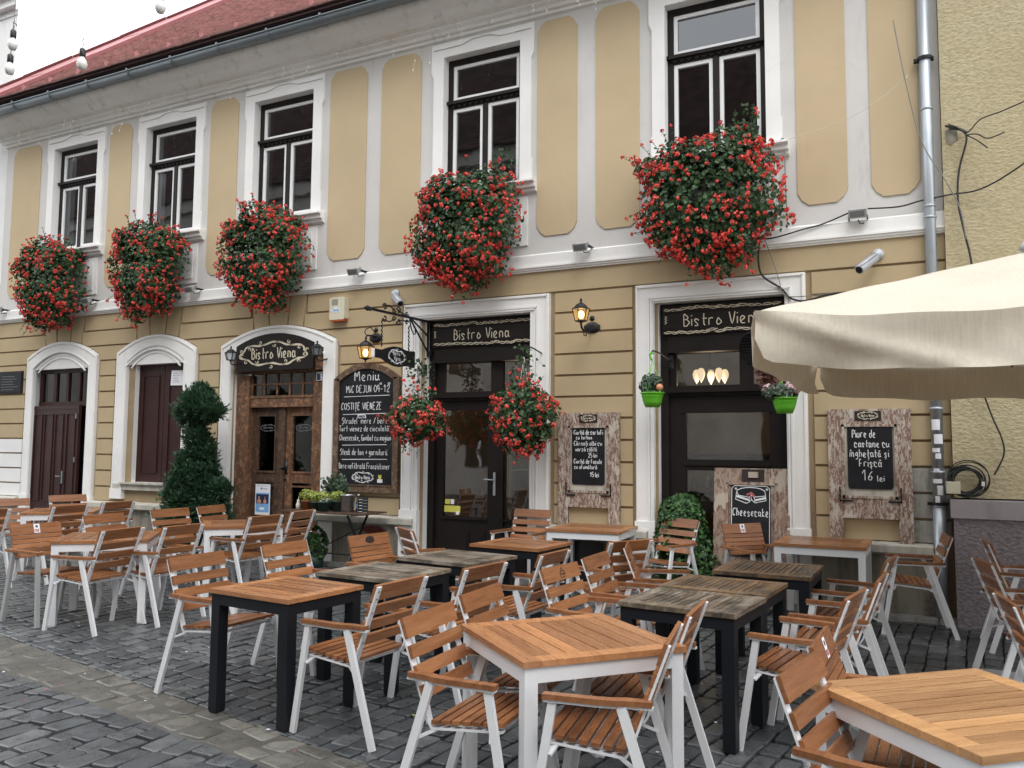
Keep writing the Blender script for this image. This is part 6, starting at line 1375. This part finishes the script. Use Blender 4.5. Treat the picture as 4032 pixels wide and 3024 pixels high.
# ------------------------------------------------------------------ parasol
pr = empty('parasol', (.70, 6.5, 0), 'large square cream canvas parasol reaching in from the right', 'parasol')
tl = math.radians(2.3)
def PT(u, v, z): # u along near edge, v along left side ; tilt down to +u
    return Vector((-.845 + u * math.cos(math.radians(-1)) + v * math.cos(math.radians(89)), 5.0 + u * math.sin(math.radians(-1)) + v * math.sin(math.radians(89)), z - u * math.tan(tl)))
W_ = 3.05; H0 = 2.452; HA = .60
random.seed(91)
def top_pt(u, v):
    # pyramid with slack between the ribs
    a = min(u, W_ - u, v, W_ - v) / (W_ / 2)
    z = H0 + HA * a
    du, dv = abs(u - W_ / 2), abs(v - W_ / 2); m = max(du, dv)
    if m > 1e-6:
        s = min(du, dv) / m; rad = m / (W_ / 2); z -= .035 * math.sin(PI * (1 - s) if s > .0 else PI * 0) * rad * (1 if s < 1 else 0)
        z += .010 * math.sin(u * 9 + v * 5) * rad * .6
    return PT(u, v, z)
mb = MB(); n = 48; o = 0
for j in range(n + 1):
    for i in range(n + 1): mb.v.append(tuple(top_pt(W_ * i / n, W_ * j / n)))
for j in range(n):
    for i in range(n): a = j * (n + 1) + i; mb.f.append((a, a + 1, a + n + 2, a + n + 1)); mb.m.append(0)
cn = part(mb, 'canopy', 'canvas', pr, True)
def valance(p0, p1, name, notch_=()):
    """p0,p1 in u,v ; a gently waving hanging band with rounded lower corners"""
    mb = MB(); k = 60; rows_ = 8; L_ = math.hypot(p1[0] - p0[0], p1[1] - p0[1]); nx, ny = (p1[1] - p0[1]) / L_, -(p1[0] - p0[0]) / L_
    for r in range(rows_ + 1):
        for i in range(k + 1):
            t = i / k; s = t * L_; d = min(s, L_ - s); hh = .305
            if d < .09: hh = .305 * (1 - .45 * (1 - d / .09) ** 2.2)
            f = r / rows_; u, v = p0[0] + (p1[0] - p0[0]) * t, p0[1] + (p1[1] - p0[1]) * t
            off = f * (.028 * math.sin(s * 4.2 + f * 2.5) + .02 * math.sin(s * 9 + f * 1.2) * f) + .012
            # raking fold from the corner
            off += .035 * math.exp(-((f - s * .9) / .16) ** 2) * (s < 1.3)
            q = PT(u + nx * off, v + ny * off, top_pt(u, v).z + (u) * math.tan(tl) - hh * f); mb.v.append(tuple(q))
    for r in range(rows_):
        for i in range(k): a = r * (k + 1) + i; mb.f.append((a, a + 1, a + k + 2, a + k + 1)); mb.m.append(0)
    return part(mb, name, 'canvas', pr, True)
valance((.0, 0), (W_, 0), 'valance'); valance((0, W_), (0, .0), 'valance'); valance((W_, W_), (0, W_), 'valance'); valance((W_, 0), (W_, W_), 'valance')
apx = top_pt(W_ / 2, W_ / 2)
for (u, v) in ((0, 0), (W_, 0), (0, W_), (W_, W_), (W_ / 2, 0), (W_ / 2, W_), (0, W_ / 2), (W_, W_ / 2)):
    mb = MB(); e = top_pt(u, v); mb.bar(apx - Vector((0, 0, .05)), e - Vector((0, 0, .035)), .02, .03); part(mb, 'rib', 'gmetal', pr)
mb = MB(); mb.tube([(apx.x, apx.y, 0.02), (apx.x, apx.y, apx.z + .05)], .035, 14); mb.lathe([(.004, 0), (.05, .02), (.03, .06), (.01, .08)], (apx.x, apx.y, apx.z), 14); part(mb, 'pole', 'gmetal', pr, True)
mb = MB(); mb.box(apx.x - .35, apx.x + .35, apx.y - .35, apx.y + .35, .03, .09); part(mb, 'base', 'gmetal', pr)
mb = MB(); mb.bar((.60, 6.52, .60), (.62, 6.40, .22), .05, .015); mb.bar((.62, 6.40, .40), (.72, 6.44, .42), .03, .012)
tag(mb.build('black_strap', 'blackpl'), 'black strap knotted round the chair upright before the lilac plinth', 'strap')

# ------------------------------------------------------------------ neighbours
nh = empty('yellow_neighbour_house', (3, 8.7, 0), 'rough rendered yellow neighbour house with a lilac plinth at the right edge', 'house')
mb = MB(); mb.box(XR + .004, 9, 8.74, 14, 1.2, 9.5); part(mb, 'wall', 'roughyellow', nh)
mb = MB(); mb.box(XR - .005, 9, 8.62, 14, -.2, 1.02); part(mb, 'plinth', 'lilac', nh)
mb = MB(); mb.box(XR - .03, 9, 8.60, 14, 1.02, 1.185); part(mb, 'plinth_band', 'lilacband', nh)
an = empty('wall_anchor', (.36, 8.72, 4.72), 'metal eye anchor patch where wires meet on the rough yellow wall', 'anchor'); mb = MB(); mb.prism([(.38 + .06 * math.cos(q * .63) * random.uniform(.7, 1.1), 4.66 + .10 * math.sin(q * .63) * random.uniform(.7, 1.1)) for q in range(10)], 8.733, 8.74); part(mb, 'mortar_patch', 'stone', an)
mb = MB(); mb.tube([(.33, 8.72, 4.75), (.42, 8.62, 4.68), (.50, 8.58, 4.61)], .012, 5); part(mb, 'hook', 'iron', an)
ln = empty('white_neighbour_house', (-18, 9, 0), 'bright white neighbour house at the far left edge', 'house')
mb = MB()
def nprism(x1, y0, z0, z1):
    p = [(-24, y0), (x1, y0), (x1 - 6.9, 13.1), (-26, 13.1)]; mb.add([(x, y, z) for z in (z0, z1) for x, y in p], [(3, 2, 1, 0), (4, 5, 6, 7), (0, 1, 5, 4), (1, 2, 6, 5), (2, 3, 7, 6), (3, 0, 4, 7)])
nprism(XL - .1, 8.95, -.2, 9.62); nprism(XL + .02, 8.83, 9.62, 9.76); nprism(XL + .1, 8.76, 9.76, 10.1); nprism(XL - .07, 8.93, 9.5, 9.56); mb.box(-24, XL - .12, 8.88, 8.95, 4.2, 4.5); mb.box(-24, XL - .12, 8.90, 8.95, 4.05, 4.2); part(mb, 'wall', 'whitewall', ln)
for x, z in ((-15.75, 5.6),):
    mb = MB(); mb.box(x - .62, x + .35, 8.92, 8.95, z, z + 1.9); fr = part(mb, 'window', 'winwhite', ln); mb = MB(); mb.box(x - .55, x + .28, 8.905, 8.919, z + .08, z + 1.82); sub(mb, 'pane', 'dimpane', fr)
    mb = MB(); mb.box(x - .75, x + .5, 8.84, 8.95, z - .12, z - .02); part(mb, 'sill', 'white', ln)
# house on the other side of the square (mirrored in the panes)
op = empty('opposite_house', (-6, -7, 0), 'pale house with a brown tiled roof mirrored in the upper window panes', 'house')
mb = MB(); mb.box(-40, -10, -14, -7.5, -.3, 12.4); mb.box(-10, 16, -14, -7.5, -.3, 11.4); mb.box(-40, -10, -7.5, -7.2, 11.8, 12.4); part(mb, 'wall', 'opwall', op)
mb = MB()
for xa, xb, ze, zr in ((-41, -10, 12.3, 19.6), (-10, 17, 11.3, 16.8)):
    mb.add([(xa, -7.0, ze), (xb, -7.0, ze), (xb, -12.5, zr), (xa, -12.5, zr)], [(0, 1, 2, 3)]); mb.add([(xa, -18, ze), (xb, -18, ze), (xb, -12.5, zr), (xa, -12.5, zr)], [(3, 2, 1, 0)])
    mb.add([(xb, -7.0, ze), (xb, -18, ze), (xb, -12.5, zr)], [(0, 1, 2)])
    for i in range(44): q = i / 44; mb.box(xa, xb, -7.0 - 5.5 * q - .04, -7.0 - 5.5 * q, ze + .02 + (zr - ze) * q, ze + .08 + (zr - ze) * q)
part(mb, 'roof', 'opptile', op)
for i in range(12):
    for z in (1.0, 5.0, 8.6):
        x = -28 + i * 3.4; mb = MB(); mb.box(x, x + 1.1, -7.5, -7.46, z, z + 1.9); w = part(mb, 'window', 'winbrown', op)
        mb = MB(); mb.box(x + .5, x + .6, -7.46, -7.44, z, z + 1.9); sub(mb, 'mullion', 'winwhite', w)

# ------------------------------------------------------------------ camera, sky, light
cam = bpy.data.cameras.new('camera'); co_ = bpy.data.objects.new('camera', cam); COL.objects.link(co_)
r_ = Vector((0.89687894, 0.44220653, 0.00784528)); u_ = Vector((0.027566, -0.07359542, 0.99690713)); f_ = Vector((-0.44141622, 0.89388875, 0.07819605))
co_.matrix_world = Matrix(((r_.x, u_.x, -f_.x, 0), (r_.y, u_.y, -f_.y, 0), (r_.z, u_.z, -f_.z, 1.626), (0, 0, 0, 1)))
cam.sensor_width = 36; cam.lens = 3227.6 / 4032 * 36; cam.clip_start = .05; cam.clip_end = 500
S.camera = co_
w = bpy.data.worlds.new('World'); S.world = w; w.use_nodes = True; n = w.node_tree; bg = n.nodes['Background']
sky = N(n, 'ShaderNodeTexSky', sky_type='NISHITA', sun_disc=False); sky.sun_elevation = math.radians(55); sky.sun_rotation = math.radians(150); sky.air_density = 1; sky.dust_density = 4
bg.inputs['Strength'].default_value = .10; L(n, sky.outputs[0], bg.inputs['Color'])
# cloud layer: an even, bright overcast veil with soft brighter patches
tc = N(n, 'ShaderNodeTexCoord'); nz = N(n, 'ShaderNodeTexNoise', Scale=1.6, Detail=5, Roughness=.5); L(n, tc.outputs['Generated'], nz.inputs['Vector'])
cl = ramp(n, nz.outputs['Fac'], [(.3, (.90, .93, .97)), (.7, (1.0, 1.0, 1.0))]); b2 = N(n, 'ShaderNodeBackground', Strength=1.5); L(n, cl, b2.inputs['Color'])
mx = N(n, 'ShaderNodeMixShader'); mx.inputs[0].default_value = .88; L(n, bg.outputs[0], mx.inputs[1]); L(n, b2.outputs[0], mx.inputs[2]); L(n, mx.outputs[0], n.nodes['World Output'].inputs['Surface'])
sd = bpy.data.lights.new('sun', 'SUN'); sd.energy = .7; sd.angle = math.radians(25); sd.color = (1, .97, .93); so = bpy.data.objects.new('sun', sd); COL.objects.link(so)
el, azs = math.radians(55), math.radians(150)
d = Vector((math.sin(azs) * math.cos(el), math.cos(azs) * math.cos(el), math.sin(el)))
so.rotation_euler = d.to_track_quat('Z', 'Y').to_euler()
S.view_settings.view_transform = 'Standard'; S.view_settings.look = 'None'; S.view_settings.exposure = .82; S.view_settings.gamma = 1
S.render.engine = 'CYCLES'
